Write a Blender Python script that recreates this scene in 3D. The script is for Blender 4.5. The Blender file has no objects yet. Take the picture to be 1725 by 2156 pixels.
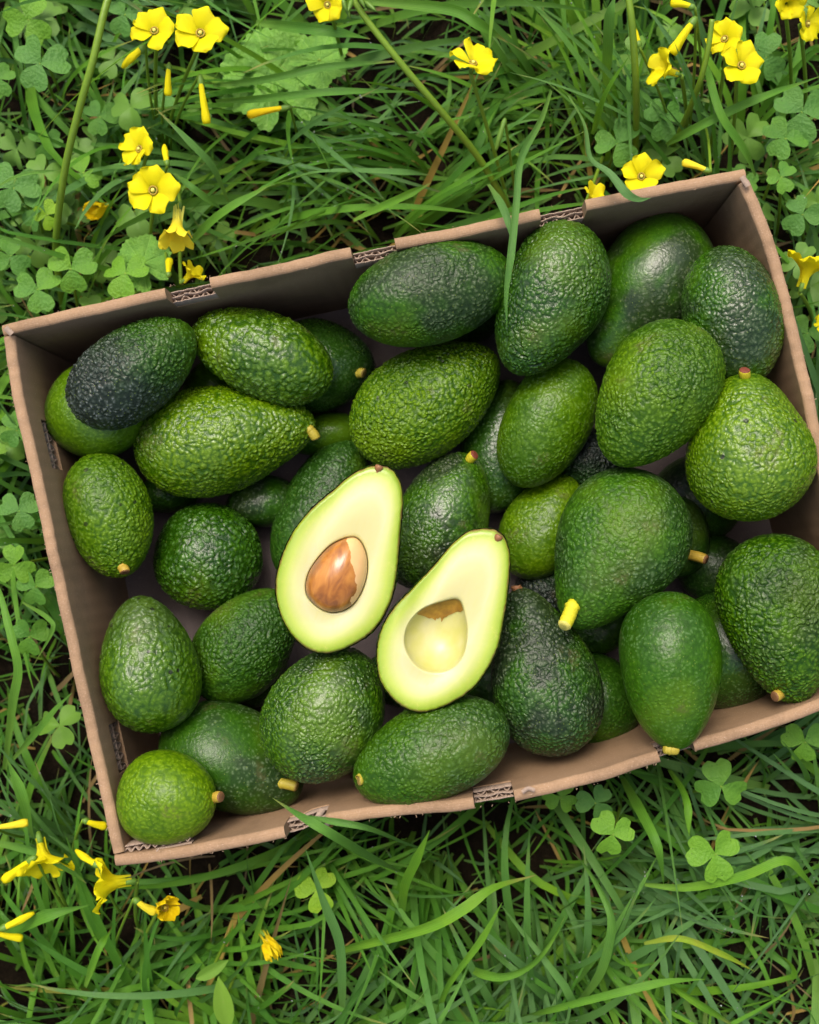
import bpy, math, random
import numpy as np
from mathutils import Vector, Matrix, Quaternion, noise
from mathutils.bvhtree import BVHTree

rng = np.random.default_rng(11)
random.seed(7)
SC = bpy.context.scene
COL = SC.collection
PI = math.pi

# ------------------------------------------------------------------ camera
FPX, CX, CY, CAMZ = 2444.0, 862.5, 1078.0, 0.714      # focal length in plan units, plan centre, lens height above box floor
nad = Vector(((960 - CX) / FPX, -(1160 - CY) / FPX, -1.0)).normalized()
CAMQ = nad.rotation_difference(Vector((0, 0, -1)))
cam = bpy.data.cameras.new('camera')
cam.sensor_fit = 'HORIZONTAL'; cam.sensor_width = 24.0
cam.lens = 24.0 * FPX / 1725.0
cam.clip_start = 0.01; cam.clip_end = 200
cam.dof.use_dof = True; cam.dof.focus_distance = 0.605; cam.dof.aperture_fstop = 6.3
camo = bpy.data.objects.new('camera', cam); COL.objects.link(camo)
camo.location = (0, 0, CAMZ); camo.rotation_mode = 'QUATERNION'; camo.rotation_quaternion = CAMQ
SC.camera = camo

# ------------------------------------------------------------------ world, sun, exposure
SUN_EL, SUN_AZ = math.radians(63), math.radians(18)   # azimuth from +Y towards -X
w = bpy.data.worlds.new("World"); SC.world = w; w.use_nodes = True
nt = w.node_tree; bg = nt.nodes['Background']
sky = nt.nodes.new('ShaderNodeTexSky'); sky.sky_type = 'NISHITA'; sky.sun_disc = False
sky.sun_elevation = SUN_EL; sky.sun_rotation = -SUN_AZ; sky.dust_density = 6.0; sky.ozone_density = 0.3; sky.air_density = 0.8
nt.links.new(sky.outputs[0], bg.inputs[0]); bg.inputs[1].default_value = 0.148
sun = bpy.data.lights.new('sun', 'SUN'); sun.energy = 1.35; sun.angle = math.radians(24); sun.color = (1.0, 0.95, 0.87)
suno = bpy.data.objects.new('sun', sun); COL.objects.link(suno)
sd = Vector((-math.sin(SUN_AZ) * math.cos(SUN_EL), math.cos(SUN_AZ) * math.cos(SUN_EL), math.sin(SUN_EL)))
suno.rotation_mode = 'QUATERNION'; suno.rotation_quaternion = sd.to_track_quat('Z', 'Y'); suno.location = sd * 5
SC.view_settings.view_transform = 'Standard'; SC.view_settings.look = 'None'
SC.view_settings.gamma = 1; SC.view_settings.use_curve_mapping = False
SC.view_settings.exposure = 0.72
SC.render.engine = 'CYCLES'
SC.cycles.max_bounces = 8; SC.cycles.diffuse_bounces = 4; SC.cycles.transmission_bounces = 4
SC.cycles.caustics_reflective = False; SC.cycles.caustics_refractive = False

# ------------------------------------------------------------------ plan coordinates -> points in the place
def at(x, y, z):
    d = CAMQ @ Vector(((x - CX) / FPX, -(y - CY) / FPX, -1.0))
    return Vector((0, 0, CAMZ)) + d * ((z - CAMZ) / d.z)
def scale_at(z): return (CAMZ - z) / FPX
CAMI = np.array(CAMQ.to_matrix().inverted())
def plan_of(P):                                        # numpy (n,3) -> plan coordinates
    q = (P - np.array((0, 0, CAMZ))) @ CAMI.T
    return np.stack((CX + FPX * q[:, 0] / -q[:, 2], CY - FPX * q[:, 1] / -q[:, 2]), 1)

# ------------------------------------------------------------------ helpers
def mesh_np(name, V, F, smooth=True, mats=None, midx=None):
    """V (n,3); F array (m,k) or list of arrays of different k."""
    me = bpy.data.meshes.new(name)
    Fs = F if isinstance(F, list) else [F]
    Fs = [np.asarray(f, dtype=np.int32) for f in Fs if len(f)]
    V = np.asarray(V, dtype=np.float32)
    me.vertices.add(len(V)); me.vertices.foreach_set('co', V.ravel())
    idx = np.concatenate([f.ravel() for f in Fs]); tot = np.concatenate([np.full(len(f), f.shape[1], dtype=np.int32) for f in Fs])
    st = np.concatenate(([0], np.cumsum(tot)[:-1])).astype(np.int32)
    me.loops.add(len(idx)); me.loops.foreach_set('vertex_index', idx)
    me.polygons.add(len(tot)); me.polygons.foreach_set('loop_start', st); me.polygons.foreach_set('loop_total', tot)
    if midx is not None: me.polygons.foreach_set('material_index', np.asarray(midx, dtype=np.int32))
    me.polygons.foreach_set('use_smooth', np.full(len(tot), smooth))
    for m in (mats or []): me.materials.append(m)
    me.update(calc_edges=True); me.validate()
    return me
def attr(me, name, vals):
    a = me.attributes.new(name, 'FLOAT', 'POINT'); a.data.foreach_set('value', np.asarray(vals, dtype=np.float32))
def link(name, data, parent=None):
    o = bpy.data.objects.new(name, data); COL.objects.link(o)
    if parent is not None: o.parent = parent
    return o
def tag(o, label=None, cat=None, group=None, kind=None):
    for k, v in (('label', label), ('category', cat), ('group', group), ('kind', kind)):
        if v: o[k] = v
    return o
def empty(name, M):
    o = link(name, None); o.matrix_world = M; o.empty_display_size = 0.01; return o
def frame(z, x=None, loc=(0, 0, 0), s=1.0):
    z = Vector(z).normalized(); x = Vector(x) if x is not None else Vector((1, 0.13, 0.2))
    x = (x - z * x.dot(z)).normalized(); y = z.cross(x)
    M = Matrix((x, y, z)).transposed().to_4x4() @ Matrix.Diagonal((s, s, s, 1)); M.translation = Vector(loc)
    return M
def catmull(P, n):
    P = np.asarray(P, float); k = len(P)
    if k == 2: return P[0] + (P[1] - P[0]) * np.linspace(0, 1, n)[:, None]
    Q = np.vstack((2 * P[0] - P[1], P, 2 * P[-1] - P[-2]))
    t = np.linspace(0, k - 1, n); i = np.minimum(t.astype(int), k - 2); f = (t - i)[:, None]
    a, b, c, d = Q[i], Q[i + 1], Q[i + 2], Q[i + 3]
    return 0.5 * (2 * b + (c - a) * f + (2 * a - 5 * b + 4 * c - d) * f ** 2 + (3 * b - a - 3 * c + d) * f ** 3)
def catmull_closed(P, n):
    P = np.asarray(P, float); k = len(P)
    t = np.linspace(0, k, n, endpoint=False); i = t.astype(int); f = (t - i)[:, None]
    a, b, c, d = P[(i - 1) % k], P[i % k], P[(i + 1) % k], P[(i + 2) % k]
    return 0.5 * (2 * b + (c - a) * f + (2 * a - 5 * b + 4 * c - d) * f ** 2 + (3 * b - a - 3 * c + d) * f ** 3)
def grid_faces(n, m, wrap=False, off=0):
    i, j = np.meshgrid(np.arange(n - 1), np.arange(m if wrap else m - 1), indexing='ij')
    j2 = (j + 1) % m
    return np.stack((i * m + j, i * m + j2, (i + 1) * m + j2, (i + 1) * m + j), -1).reshape(-1, 4) + off
def tube_np(P, R, k=8):
    P = np.asarray(P, float); n = len(P); R = np.broadcast_to(R, (n,))
    T = np.gradient(P, axis=0); T /= np.linalg.norm(T, axis=1)[:, None] + 1e-12
    ref = np.array((0.31, 0.2, 0.93)) if abs(T[0][2]) < .8 else np.array((0.93, 0.2, 0.31))
    A = np.cross(T, ref); A /= np.linalg.norm(A, axis=1)[:, None] + 1e-12; B = np.cross(T, A)
    a = np.linspace(0, 2 * PI, k, endpoint=False)
    V = P[:, None] + (A[:, None] * np.cos(a)[None, :, None] + B[:, None] * np.sin(a)[None, :, None]) * R[:, None, None]
    V = np.vstack((V.reshape(-1, 3), P[:1], P[-1:]))
    F = grid_faces(n, k, True); j = np.arange(k); j2 = (j + 1) % k
    c0 = np.stack((np.full(k, n * k), j2, j), 1); c1 = np.stack((np.full(k, n * k + 1), (n - 1) * k + j, (n - 1) * k + j2), 1)
    return V, [F, np.vstack((c0, c1))]
class Nodes:
    def __init__(s, name):
        s.m = bpy.data.materials.new(name); s.m.use_nodes = True; s.t = s.m.node_tree
        s.b = s.t.nodes['Principled BSDF']; s.out = s.t.nodes['Material Output']
    def n(s, typ, ins=None, **kw):
        nd = s.t.nodes.new(typ)
        for k, v in kw.items(): setattr(nd, k, v)
        for k, v in (ins or {}).items(): s.set(nd.inputs[k], v)
        return nd
    def set(s, sock, v):
        if isinstance(v, bpy.types.NodeSocket): s.t.links.new(v, sock)
        elif isinstance(v, (tuple, list)) and sock.type == 'RGBA': sock.default_value = (*v, 1.0)[:4]
        else: sock.default_value = v
    def p(s, **kw):
        for k, v in kw.items(): s.set(s.b.inputs[k.replace('_', ' ')], v)
    def obj(s): return s.n('ShaderNodeTexCoord').outputs['Object']
    def at(s, name): return s.n('ShaderNodeAttribute', attribute_name=name).outputs['Fac']
    def noise(s, vec, scale, detail=2, rough=.5, dist=0): return s.n('ShaderNodeTexNoise', {'Vector': vec, 'Scale': scale, 'Detail': detail, 'Roughness': rough, 'Distortion': dist}).outputs['Fac']
    def ramp(s, fac, *stops):
        r = s.n('ShaderNodeValToRGB', {'Fac': fac}); e = r.color_ramp.elements
        while len(e) < len(stops): e.new(0.5)
        for q, (pos, c) in zip(e, stops): q.position = pos; q.color = (*c, 1) if isinstance(c, tuple) else (c, c, c, 1)
        return r.outputs['Color']
    def mix(s, f, a, b):
        m = s.n('ShaderNodeMix', data_type='RGBA'); s.set(m.inputs[0], f); s.set(m.inputs[6], a); s.set(m.inputs[7], b); return m.outputs[2]
    def math(s, op, a, b=0.0, clamp=False):
        m = s.n('ShaderNodeMath', operation=op, use_clamp=clamp); s.set(m.inputs[0], a); s.set(m.inputs[1], b); return m.outputs[0]
    def smooth(s, v, lo, hi):
        m = s.n('ShaderNodeMapRange', interpolation_type='SMOOTHSTEP'); s.set(m.inputs[0], v); s.set(m.inputs[1], lo); s.set(m.inputs[2], hi); return m.outputs[0]
    def bump(s, h, dist, strength=1.0): s.set(s.b.inputs['Normal'], s.n('ShaderNodeBump', {'Height': h, 'Distance': dist, 'Strength': strength}).outputs[0])

# ------------------------------------------------------------------ materials
def plant_mat(name, trans=.3, rough=.42, spec=.4, vein=False):
    """leaf stuff: colour from the per-piece attributes hue (0..1 dark green..yellow green) and dry."""
    N = Nodes(name); o = N.obj(); h = N.at('hue'); d = N.at('dry'); al = N.at('along')
    n1 = N.noise(o, 90, 3); hh = N.math('ADD', h, N.math('MULTIPLY', N.math('SUBTRACT', n1, .5), .35))
    c = N.ramp(hh, (0.0, (.036, .128, .012)), (.3, (.076, .236, .020)), (.6, (.142, .345, .022)), (.85, (.215, .410, .018)), (1.0, (.34, .40, .03)))
    blu = N.mix(N.math('MULTIPLY', N.at('blue'), .75), c, (.125, .245, .105))
    dr = N.ramp(N.math('ADD', d, N.math('MULTIPLY', al, 0)), (.0, (.46, .32, .05)), (.5, (.42, .27, .075)), (1.0, (.24, .16, .09)))
    blu = N.mix(N.math('MULTIPLY', N.smooth(al, .35, .0), .45), blu, (.20, .33, .05))
    blu = N.mix(N.math('MULTIPLY', N.math('ADD', N.math('MULTIPLY', N.math('SINE', N.math('MULTIPLY', N.at('across'), 17.0)), .5), .5), .22), blu, (.03, .10, .02))
    tipdry = N.math('MULTIPLY', N.smooth(al, .82, 1.0), N.smooth(N.noise(o, 30, 1), .50, .62))
    blu = N.mix(N.math('MULTIPLY', tipdry, .8), blu, (.42, .34, .10))
    c = N.mix(N.smooth(d, .05, .3), blu, dr)
    fine = N.noise(o, 900, 2)
    c = N.mix(N.math('MULTIPLY', fine, .35), c, N.mix(.55, c, (.01, .03, .006)))
    N.p(Base_Color=c, Roughness=rough, IOR=1.4); N.b.inputs['Specular IOR Level'].default_value = spec
    ac = N.at('across'); vn = N.math('SINE', N.math('MULTIPLY', ac, 26.0)); N.bump(N.math('ADD', fine, N.math('MULTIPLY', vn, .5)), .0003, .5)
    tr = N.n('ShaderNodeBsdfTranslucent', {'Color': N.mix(.5, c, (.22, .45, .01))})
    mx = N.n('ShaderNodeMixShader', {0: trans}); N.t.links.new(N.b.outputs[0], mx.inputs[1]); N.t.links.new(tr.outputs[0], mx.inputs[2])
    N.t.links.new(mx.outputs[0], N.out.inputs['Surface'])
    return N.m
M_GRASS = plant_mat('grass_blade_green', .32, .45, .35)
M_CLOVER = plant_mat('clover_green', .25, .5, .3)

def simple(name, col, rough=.5, var=.25, scale=300, spec=.4, trans=0, dark=(.02, .015, .005), sss=0):
    N = Nodes(name); o = N.obj(); n = N.noise(o, scale, 3)
    N.p(Base_Color=N.mix(N.math('MULTIPLY', n, var * 2), col, N.mix(.6, col, dark)), Roughness=rough); N.b.inputs['Specular IOR Level'].default_value = spec
    N.bump(n, .0004, .4)
    if trans:
        tr = N.n('ShaderNodeBsdfTranslucent', {'Color': col}); mx = N.n('ShaderNodeMixShader', {0: trans})
        N.t.links.new(N.b.outputs[0], mx.inputs[1]); N.t.links.new(tr.outputs[0], mx.inputs[2]); N.t.links.new(mx.outputs[0], N.out.inputs['Surface'])
    return N.m
def petal_mat(name, c0, c1):
    N = Nodes(name); al = N.at('along'); ac = N.at('across')
    st = N.n('ShaderNodeTexWave', {'Vector': N.n('ShaderNodeCombineXYZ', {0: N.math('MULTIPLY', ac, 3.0)}).outputs[0], 'Scale': 1.6, 'Distortion': 1.0}).outputs['Fac']
    c = N.mix(N.smooth(al, .02, .45), c0, c1); c = N.mix(N.math('MULTIPLY', st, .18), c, (.74, .60, .0))
    N.b.inputs['Specular IOR Level'].default_value = .2; N.p(Base_Color=c, Roughness=.55); N.bump(st, .0003, .5)
    tr = N.n('ShaderNodeBsdfTranslucent', {'Color': c1}); mx = N.n('ShaderNodeMixShader', {0: .3})
    N.t.links.new(N.b.outputs[0], mx.inputs[1]); N.t.links.new(tr.outputs[0], mx.inputs[2]); N.t.links.new(mx.outputs[0], N.out.inputs['Surface'])
    return N.m
M_PETAL = petal_mat('buttercup_yellow', (.55, .54, .01), (.85, .76, .006))
M_PETAL_PALE = petal_mat('buttercup_pale_yellow', (.72, .74, .16), (.92, .80, .04))
M_WILT = petal_mat('buttercup_faded_orange', (.55, .48, .02), (.86, .64, .006))
M_THROAT = simple('throat_brown', (.42, .28, .03), .6)
M_ANTHER = simple('anther_yellow', (.85, .75, .15), .6)
M_STALK = simple('stalk_green', (.19, .32, .022), .4, .3, 500, trans=.15, dark=(.03, .08, .01))
M_CALYX = simple('calyx_green', (.11, .22, .02), .5, .3, 700, dark=(.02, .06, .01))

def skin_mat(name, tone, bump=.5, bloom=.2, purple=0.0, dots=.2, gloss=.38, dark_end=0.0, cell=470, seed=0.0):
    """tone 0 = blackish green, .5 = mid green, 1 = bright yellow-green. Attribute ax: -1 blunt end .. 1 stem end."""
    N = Nodes(name); o = N.obj(); ax = N.at('ax')
    o = N.n('ShaderNodeVectorMath', {0: o, 1: (seed, seed * .7, seed * 1.3)}, operation='ADD').outputs[0]
    wp = N.n('ShaderNodeTexNoise', {'Vector': o, 'Scale': 160, 'Detail': 2}).outputs['Color']
    wpv = N.n('ShaderNodeVectorMath', {0: wp, 1: (.0045, .0045, .0045)}, operation='MULTIPLY').outputs[0]
    v = N.n('ShaderNodeVectorMath', {0: o, 1: wpv}, operation='ADD').outputs[0]
    vo = N.n('ShaderNodeTexVoronoi', {'Vector': v, 'Scale': cell, 'Smoothness': .55, 'Randomness': 1}, feature='SMOOTH_F1').outputs['Distance']
    n1 = N.noise(o, 620, 3, .6); big = N.noise(o, 26, 3, .6); med = N.noise(o, 70, 3)
    peb = N.math('SUBTRACT', 1.0, N.math('MULTIPLY', vo, 1.35), True)
    h = N.math('ADD', N.math('MULTIPLY', peb, .75), N.math('MULTIPLY', n1, .34))
    A = np.array
    def L(a, b, t): return tuple((A(a) * (1 - t) + A(b) * t).tolist())
    if tone < .5: t = tone * 2; dk, md, lt = L((.006, .024, .003), (.012, .050, .0005), t), L((.013, .050, .006), (.034, .115, .001), t), L((.032, .094, .013), (.080, .190, .004), t)
    else: t = tone * 2 - 1; dk, md, lt = L((.012, .050, .0005), (.040, .108, .0003), t), L((.040, .118, .001), (.140, .245, .0005), t), L((.080, .190, .004), (.245, .360, .003), t)
    hc = N.math('ADD', .63, N.math('MULTIPLY', N.math('SUBTRACT', h, .63), min(1, .30 + bump)))
    dk, md, lt = (tuple(q * (.92 if tone > .6 else .84) for q in v_) for v_ in (dk, md, lt))
    c = N.ramp(hc, (.24, dk), (.58, md), (.98, lt))
    c = N.mix(N.math('MULTIPLY', N.smooth(big, .42, .68), .55), c, N.mix(.6, c, dk))
    gr = (1 if math.sin(seed * 91) > 0 else -1)
    ge = N.smooth(N.math('ADD', N.math('MULTIPLY', ax, .55 * gr), N.math('MULTIPLY', N.math('SUBTRACT', big, .5), 2.6)), -.1, .9)
    c = N.mix(N.math('MULTIPLY', ge, .50), c, N.ramp(hc, (.35, tuple(q * .8 for q in dk)), (.9, L(md, (.022, .075, .022), .5))))
    yl = N.smooth(N.noise(o, 19, 2), .52, .72); c = N.mix(N.math('MULTIPLY', yl, .35), c, L(lt, (.16, .25, .002), .5))
    blm = N.math('MULTIPLY', N.smooth(N.math('ADD', N.math('MULTIPLY', med, .5), N.math('MULTIPLY', big, .5)), .40, .62), N.math('MULTIPLY', N.smooth(h, .45, .9), bloom))
    c = N.mix(blm, c, (.115, .205, .085))
    if dark_end:
        e = N.smooth(N.math('ADD', N.math('MULTIPLY', ax, -1.0 if dark_end > 0 else 1.0), N.math('MULTIPLY', N.math('SUBTRACT', med, .5), 1.2)), -.25 - dark_end * .6, .75 - dark_end * .4)
        c = N.mix(N.math('MULTIPLY', e, abs(dark_end) * .86), c, N.ramp(h, (.4, (.010, .013, .012)), (.7, (.046, .054, .054)), (.92, (.175, .185, .21))))
    if purple:
        e = N.smooth(N.math('ADD', big, N.math('MULTIPLY', med, .4)), .62, .82)
        c = N.mix(N.math('MULTIPLY', e, purple), c, N.ramp(h, (.4, (.013, .015, .011)), (.9, (.075, .070, .060))))
    sc = N.math('MULTIPLY', N.smooth(N.noise(o, 38, 1), .66, .72), N.smooth(N.noise(o, 330, 3, .7), .42, .60)); c = N.mix(N.math('MULTIPLY', sc, .4), c, (.085, .070, .028))
    dv = N.n('ShaderNodeTexVoronoi', {'Vector': o, 'Scale': 175}).outputs
    dm = N.math('MULTIPLY', N.math('LESS_THAN', dv['Distance'], .24), N.math('GREATER_THAN', N.n('ShaderNodeSeparateColor', {0: dv['Color']}).outputs[0], .93 - .13 * dots))
    dm = N.math('MULTIPLY', dm, N.math('MULTIPLY', N.smooth(med, .36, .52), min(.9, dots)))
    c = N.mix(dm, c, (.012, .012, .008))
    lv = N.n('ShaderNodeTexVoronoi', {'Vector': o, 'Scale': 420}).outputs['Distance']
    c = N.mix(N.math('MULTIPLY', N.math('LESS_THAN', lv, .13), .45), c, L(lt, (.30, .36, .07), .5))
    N.p(Base_Color=c, Roughness=N.math('ADD', gloss - .13, N.math('MULTIPLY', n1, .2))); N.b.inputs['Specular IOR Level'].default_value = .56 if gloss < .36 else .32
    N.b.inputs['IOR'].default_value = 1.45
    N.bump(N.noise(o, 1100, 2), .0004, .35)
    dp = N.n('ShaderNodeDisplacement', {'Height': N.math('MULTIPLY', N.math('SUBTRACT', h, .6), N.math('ADD', .35, N.math('MULTIPLY', N.smooth(N.noise(o, 33, 2), .32, .66), .95))), 'Midlevel': 0.0, 'Scale': .0020 * bump})
    N.t.links.new(dp.outputs[0], N.out.inputs['Displacement'])
    N.m.displacement_method = 'BOTH'
    return N.m

def card_mat(name, col, dark=.5):
    N = Nodes(name); o = N.obj(); al = N.at('runs')
    fib = N.noise(N.n('ShaderNodeMapping', {'Vector': o, 'Scale': (1, 1, 6)}).outputs[0], 260, 4, .7)
    st = N.noise(o, 22, 4, .6); flute = N.n('ShaderNodeTexWave', {'Vector': N.n('ShaderNodeCombineXYZ', {0: al}).outputs[0], 'Scale': 40, 'Distortion': .4, 'Detail': 1}).outputs['Fac']
    sp = N.noise(o, 1500, 2)
    c = N.mix(N.math('MULTIPLY', fib, .5), col, tuple(q * .62 for q in col))
    c = N.mix(N.math('MULTIPLY', N.smooth(st, .45, .7), .6), c, tuple(q * .50 for q in col))
    c = N.mix(N.math('MULTIPLY', N.smooth(sp, .62, .75), .35), c, (.62, .50, .40))
    scuff = N.math('MULTIPLY', N.at('worn'), N.smooth(N.noise(o, 900, 4, .7), .42, .66))
    c = N.mix(N.math('MULTIPLY', scuff, .35), c, (.45, .30, .20))
    N.p(Base_Color=c, Roughness=.82); N.b.inputs['Specular IOR Level'].default_value = .2
    N.bump(N.math('ADD', N.math('MULTIPLY', fib, .6), N.math('MULTIPLY', flute, .5)), .0006, .5)
    return N.m
M_CARD = card_mat('brown_cardboard', (.320, .205, .116))
M_FLOORCARD = card_mat('greyish_cardboard', (.155, .125, .12))
M_FLUTE = simple('torn_flute_paper', (.36, .275, .21), .9, .5, 600, .1, dark=(.12, .08, .06))
M_FRAY = simple('frayed_paper', (.38, .27, .18), .9, .3, 600, .1)
M_HOLE = simple('flute_hollow', (.10, .07, .05), .95, .3, 300, .0)

# soil
N = Nodes('damp_soil'); o = N.obj(); n1 = N.noise(o, 45, 5, .65); n2 = N.noise(o, 300, 4, .7)
N.p(Base_Color=N.ramp(N.math('ADD', N.math('MULTIPLY', n1, .6), N.math('MULTIPLY', n2, .4)), (.35, (.004, .003, .002)), (.55, (.010, .007, .004)), (.75, (.030, .020, .011))), Roughness=.95); N.b.inputs['Specular IOR Level'].default_value = .05
N.bump(n2, .004, .8); M_SOIL = N.m

# ------------------------------------------------------------------ ground sheet
GZ = -0.014
def gh(x, y): return GZ + .006 * np.sin(x * 21 + 1.3) * np.cos(y * 17 + .4) + .003 * np.sin(x * 63 + y * 41)
gx = np.concatenate((np.linspace(-20, -1.2, 12), np.linspace(-1.1, 1.1, 140), np.linspace(1.2, 20, 12)))
GX, GY = np.meshgrid(gx, gx, indexing='ij')
fall = np.clip(1.3 - np.maximum(abs(GX), abs(GY)), 0, 1)
GV = np.stack((GX, GY, gh(GX, GY) * np.minimum(fall * 5, 1) + GZ * (1 - np.minimum(fall * 5, 1))), -1).reshape(-1, 3)
ground = link('ground', mesh_np('ground', GV, grid_faces(len(gx), len(gx)), True, [M_SOIL])); tag(ground, kind='structure')

# ------------------------------------------------------------------ cardboard box
RIM, TH = 0.110, 0.0062
def poly_at(pts, z): return np.array([at(x, y, z)[:] for x, y in pts])
TL, TR, BL, BR = (2, 683), (1568, 352), (243, 1826), (1858, 1448)
back_line = [TL, (345, 603), (735, 520), (1135, 438), TR]
left_line = [TL, (24, 830), (58, 985), (92, 1140), (128, 1310), (172, 1505), (206, 1660), BL]
right_line = [TR, (1622, 480), (1668, 630), (1708, 800), (1752, 1000), (1806, 1230), BR]
front_line = [BL, (400, 1806), (610, 1765), (700, 1738), (1000, 1703), (1240, 1656), (1390, 1606), (1560, 1556), (1725, 1500), BR]
box = empty('cardboard_box', Matrix.Translation(at(930, 1100, 0)))
tag(box, 'brown corrugated cardboard box with notched rim, full of avocados on the grass', 'cardboard box')
BI = box.matrix_world.inverted()
centre = np.array(at(930, 1100, RIM)[:])
ZB = -0.004
def make_wall(name, line, notches, slots=(), trim=(0, 0), depth=.014):
    """notches: plan-x (or plan-y) spans along the wall where the rim is cut; slots: spans of holes in the inner face."""
    P = poly_at(line, RIM)
    tmp = catmull(P, 600); seg = np.linalg.norm(np.diff(tmp, axis=0), axis=1); S = np.concatenate(([0], np.cumsum(seg))); LEN = S[-1]
    horiz = abs(line[-1][0] - line[0][0]) > abs(line[-1][1] - line[0][1])
    pl = plan_of(tmp)[:, 0 if horiz else 1]
    def s_of(v): return float(np.interp(v, pl, S))
    NS = [tuple(sorted((s_of(a), s_of(b)))) for a, b in notches]; SS = [(*sorted((s_of(a), s_of(b))), z0, z1) for a, b, z0, z1 in slots]
    st = list(np.linspace(trim[0], LEN - trim[1], int(LEN / .0016)))
    for a, b in NS + [q[:2] for q in SS]: st += [a - 2e-4, a, a + 2e-4, b - 2e-4, b, b + 2e-4]
    st = np.array(sorted(st)); n = len(st)
    O = np.stack([np.interp(st, S, tmp[:, i]) for i in range(3)], 1)
    straight = O[:1] + (O[-1:] - O[:1]) * ((st - st[0]) / (st[-1] - st[0]))[:, None]
    T = np.gradient(O, axis=0); T /= np.linalg.norm(T, axis=1)[:, None]
    # smooth tangent
    IN = np.stack((-T[:, 1], T[:, 0], 0 * T[:, 0]), 1)
    if ((centre - O[n // 2]) @ IN[n // 2]) < 0: IN = -IN
    jit = np.array([noise.noise((s * 190, .3, len(name))) * .0006 + noise.noise((s * 60, 2.1, len(name))) * .0016 for s in st])
    wob = np.array([noise.noise((s * 18, 5.1, len(name))) * .0012 for s in st])
    zt = np.full(n, RIM) + jit
    innotch = np.zeros(n, bool)
    for a, b in NS: innotch |= (st > a) & (st < b)
    zrows = [.0, .03]
    zs = sorted({z for q in SS for z in q[2:]}); 
    zlist = [ZB, .02] + [z + d for z in zs for d in (-2e-4, 2e-4)] + [.097]
    # profile: outer bottom -> outer up -> rounded top -> inner down
    prof = [(0, ZB, 0), (0, .06, 0)] + [(TH / 2 - TH / 2 * math.cos(a), 'top', TH / 2 * math.sin(a) * .7) for a in np.linspace(0, PI, 9)] + [(TH, z, 0) for z in reversed(zlist)]
    rows = []; worn = []
    lean = .9
    for (d, z, up) in prof:
        if z == 'top':
            zz = zt - TH * .35 + up
            zz = np.where(innotch, RIM - depth - .009 + (up * .05), zz); wv = .4 + .6 * (up / (TH * .35))
        else: zz = np.full(n, z); wv = 0.0
        zz = np.minimum(zz, np.where(innotch & (np.array([z == .097] * n)), RIM - depth - .0095, 9))
        k = np.clip(zz / RIM, 0, 1)[:, None]
        base = straight * .35 + O * .65
        Q = base * (1 - k) + O * k + IN * (d + wob[:, None] * k)
        Q[:, 2] = zz
        if z != 'top' and d == TH:
            for a, b, z0, z1 in SS:
                m = (st >= a) & (st <= b) & (z > z0 - 1e-4) & (z < z1 + 1e-4)
                Q[m] -= IN[m] * .0042
        rows.append(Q); worn.append(np.full(n, wv) * (0.6 + 0.4 * np.array([noise.noise((s * 90, wv, 3)) for s in st])))
    V = np.array(rows); m = len(prof)
    F = [grid_faces(m, n)]
    # closed underside + ends
    j = np.arange(n - 1); F.append(np.stack((j, (m - 1) * n + j, (m - 1) * n + j + 1, j + 1), 1))
    V2 = V.reshape(-1, 3)
    e0 = (np.arange(m) * n)[None, :]; e1 = (np.arange(m) * n + n - 1)[None, ::-1]
    loc = (np.c_[V2, np.ones(len(V2))] @ np.array(BI).T)[:, :3]
    me = mesh_np(name, loc, F + [e0, e1], False, [M_CARD])
    attr(me, 'worn', np.array(worn).ravel()); attr(me, 'runs', np.tile(st, m))
    wo = link(name, me, box)
    def ribbon(Pc, up, half, Ht):                      # a standing paper ribbon: Pc centre line at the top edge
        Tn = np.gradient(Pc, axis=0); Tn /= np.linalg.norm(Tn, axis=1)[:, None] + 1e-12
        side = np.cross(Tn, up); side /= np.linalg.norm(side, axis=1)[:, None] + 1e-12
        a, b = Pc + side * half, Pc - side * half
        R = np.stack((a - up * Ht, a, b, b - up * Ht)); return R.reshape(-1, 3), grid_faces(4, len(Pc))
    for a, b in NS:
        Vs, Fs, off = [], [], 0
        ss = np.linspace(a + 3e-4, b - 3e-4, 150)
        Ob = np.stack([np.interp(ss, st, O[:, i]) for i in range(3)], 1); Ib = np.stack([np.interp(ss, st, IN[:, i]) for i in range(3)], 1)
        up = np.array((0, 0, 1.0))
        for kind, dd in (('l', .0004), ('l', TH * .46), ('l', TH - .0004), ('w', TH * .24), ('w', TH * .73)):
            ph = rng.uniform(0, 6); per = rng.uniform(.0052, .0066)
            dv = dd + (0 if kind == 'l' else TH * .19 * np.sin(ss * 2 * PI / per + ph + .8 * np.sin(ss * 300)))
            if kind == 'l' and dd == TH * .46: dv = dd + .0004 * np.sin(ss * 500)
            Pc = Ob + Ib * np.broadcast_to(dv, ss.shape)[:, None]
            Pc[:, 2] = RIM - depth + (.0012 * np.array([noise.noise((s * 400, dd * 900, 1)) for s in ss])) - (.0015 if kind == 'w' else 0)
            v, f = ribbon(Pc, up, .00028 if kind == 'l' else .0003, .0092)
            Vs.append(v); Fs.append(f + off); off += len(v)
        v = (np.c_[np.vstack(Vs), np.ones(off)] @ np.array(BI).T)[:, :3]
        link('corrugation', mesh_np('corrugation', v, np.vstack(Fs), True, [M_FLUTE]), wo)
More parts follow.
